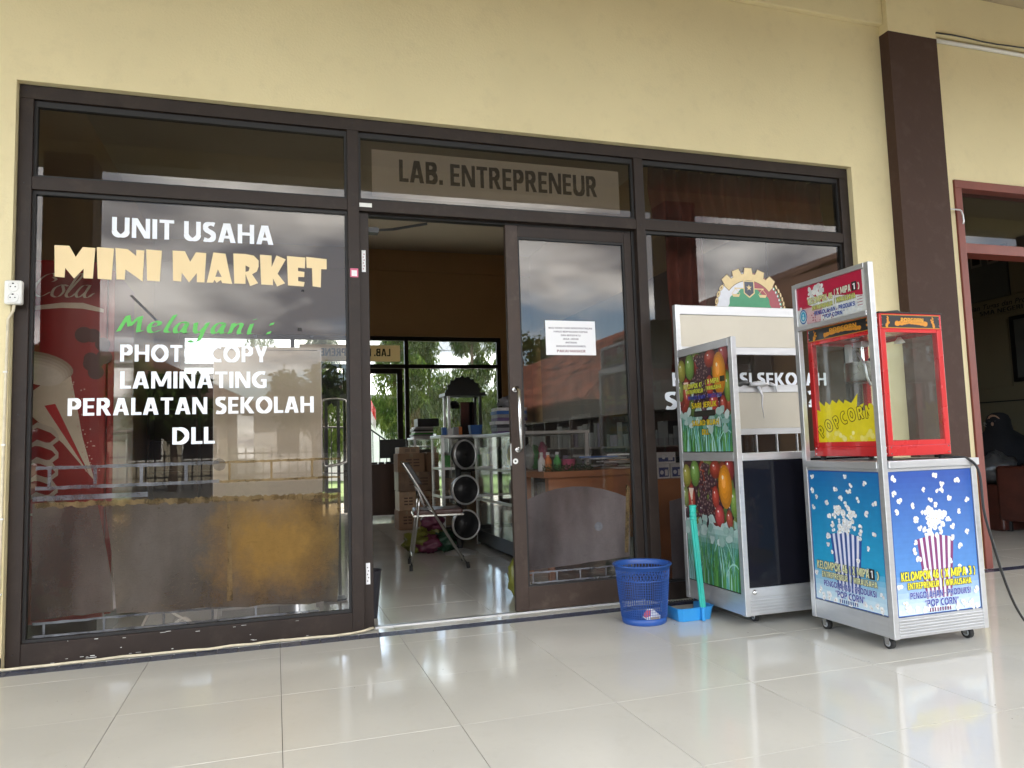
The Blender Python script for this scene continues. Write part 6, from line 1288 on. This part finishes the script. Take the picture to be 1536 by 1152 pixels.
bx('cable_line', 'black', None, -20, 40, 21.0, 21.02, 4.4, 4.42); tag(bpy.data.objects['cable_line'], 'overhead wire crossing behind the rear garden', 'wire')
o = MB().lathe((3.5, 14.1, -.06), [(.10, 0), (.12, .9), (.05, 1.0), (.05, 1.25), (.28, 1.30), (.30, 1.42), (.26, 1.42), (.24, 1.36), (0, 1.35)], 20).build('pedestal_bowl', 'white_wall', None, smooth=True); tag(o, 'pale stone pedestal bowl outside the rear doorway', 'bowl')

# ================================================================ COURTYARD IN FRONT (seen mirrored in the glass)
def crown_tree(x, y, h, r_, label, seed, n=5200, base=-.2, size=.30):
    t = empty('broadleaf_tree', (x, y, base), label, 'tree', 'trees round the courtyard'); rs = random.Random(seed); cs = []
    for i in range(22):
        a = rs.uniform(0, 6.3); q = rs.uniform(0, 1); rr = r_*rs.uniform(.2, .85); cs.append((rr*math.cos(a), rr*math.sin(a), h*.50+h*.42*q, r_*.32, r_*.32, r_*.24))
    leafmass('crown', 'leaf', t, cs, n, size, .2, seed, .45)
    b = MB().tube([(0, 0, 0), (.05, 0, h*.25), (-.03, .04, h*.5), (0, 0, h*.8)], [.16, .12, .09, .03], 9)
    for c_ in cs[:9]: b.tube([(0, 0, h*.32+rs.uniform(0, .15)*h), (c_[0]*.5, c_[1]*.5, c_[2]*.82), c_[:3]], [.05, .03, .01], 6)
    o = b.build('trunk', 'bark', None, smooth=True); o.parent = t; return t
def house(name, x0, x1, y0, y1, zw, ridge, axis, label, wallm, roofm, oh=.8, base=-.2, wins=(), rows=0):
    h_ = empty(name, ((x0+x1)/2, (y0+y1)/2, base), label, 'building'); bx('wall', wallm, h_, x0, x1, y0, y1, base, zw)
    if axis == 'y':
        xm = (x0+x1)/2; MB().add([(x0-oh, y0-oh, zw-.1), (x1+oh, y0-oh, zw-.1), (x1+oh, y1+oh, zw-.1), (x0-oh, y1+oh, zw-.1), (xm, y0-oh*.2, ridge), (xm, y1+oh*.2, ridge)], [(0, 1, 4), (1, 2, 5, 4), (2, 3, 5), (3, 0, 4, 5), (3, 2, 1, 0)]).build('roof', roofm, h_)
        fa, fb = (x0-oh, zw-.1), (xm, ridge); b = MB(); ln = int((y1-y0+2*oh)/.24)
        for i in range(ln):      # tile courses run down the slope
            y = y0-oh+.12+i*.24; b.tube([(fa[0], y, fa[1]+.02), (fb[0], y, fb[1]+.02)], .085, 6)
        b.build('roof_tile_rows', roofm, h_)['kind'] = 'stuff'
    else:
        ym = (y0+y1)/2; ins = (ridge-zw)*1.5
        MB().add([(x0-oh, y0-oh, zw-.1), (x1+oh, y0-oh, zw-.1), (x1+oh, y1+oh, zw-.1), (x0-oh, y1+oh, zw-.1), (x0+ins, ym, ridge), (x1-ins, ym, ridge)], [(0, 1, 5, 4), (1, 2, 5), (2, 3, 4, 5), (3, 0, 4), (3, 2, 1, 0)]).build('roof', roofm, h_)
    for (a, b_, z0_, z1_) in wins:
        if axis == 'y': f = bx('window', 'white_wall', h_, x0-.05, x0-.002, a, b_, z0_, z1_); bx('pane', 'black_glass', f, x0-.06, x0-.0505, a+.08, b_-.08, z0_+.08, z1_-.08)
        else: f = bx('window', 'white_wall', h_, a, b_, y1+.002, y1+.05, z0_, z1_); bx('pane', 'black_glass', f, a+.08, b_-.08, y1+.0505, y1+.06, z0_+.08, z1_-.08)
    return h_
house('school_wing', 8.9, 13.5, -34, -15.2, 2.3, 4.7, 'y', 'long low school wing with red tiled roof at the right of the courtyard', 'brown_wall', 'roof', 1.0, wins=[(-33+2.6*i, -31.6+2.6*i, .6, 1.9) for i in range(7)])
house('gable_house', 9.6, 15, -14.2, -9.5, 3.9, 5.1, 'y', 'brown house beside the school wing, closest to the veranda', 'brown_wall', 'roof2', .5, wins=[(-13, -11.5, .8, 2.2)])
house('school_hall', -22, -2.2, -44, -34, 3.6, 6.7, 'x', 'school hall with hipped brown roof across the courtyard', 'beige_wall', 'roof2', 1.2, wins=[(-21+2.4*i, -19.4+2.4*i, .8, 2.4) for i in range(8)])
house('white_classroom', -1.0, 7.0, -40, -34, 3.3, 4.6, 'x', 'pale classroom block beyond the courtyard', 'white_wall', 'roof2', .8, wins=[(0+2*i, 1.2+2*i, .9, 2.3) for i in range(3)])
for i, (x, y, h_, r_) in enumerate(((-5.2, -22, 4.8, 1.6), (-3.4, -24, 4.4, 1.5), (-6.8, -19, 4.6, 1.5), (1.6, -30, 5.0, 2.2), (4.4, -33, 4.8, 2.4), (9.0, -42, 6.4, 3.0), (12.5, -45, 6.8, 3.2), (-9.5, -24, 5.2, 2.2), (15.6, -42, 8.8, 2.8), (18.4, -43, 8.2, 3.0), (22, -30, 7, 3.2))):
    crown_tree(x, y, h_, r_, ['dark tree left of centre in the courtyard', 'tree just right of the dark courtyard tree', 'near tree at the left of the courtyard', 'small tree before the pale classroom', 'spreading tree right of the pale classroom', 'tall tree behind the school wing', 'widest tree behind the school wing', 'tree at the far left of the courtyard', 'tree topping the roof ridge in the door reflection', 'round tree right of the one topping the roof ridge', 'lone tree at the far right'][i], 100+i, 3600)
o = MB().tube([(-5.6, -17.2, -.2), (-5.6, -17.2, 4.0)], .06, 10).build('flag_pole', 'm_yellow', None); tag(o, 'thin pale yellow pole in the courtyard', 'pole')
FC2 = empty('courtyard_fence', (0, -26.5, -.2), 'low dark picket fence across the courtyard', 'fence')
for i in range(64): bx('picket', 'dark_metal', FC2, -12+.32*i, -11.95+.32*i, -26.53, -26.5, -.2, 1.25)
for z in (.2, 1.0): MB().box(-12.1, 8.4, -26.56, -26.535, z, z+.06).build('fence_rail', 'dark_metal', FC2)
for ob in list(SC.objects):
    if ob.type == 'MESH' and not ob.users_collection: COL.objects.link(ob)
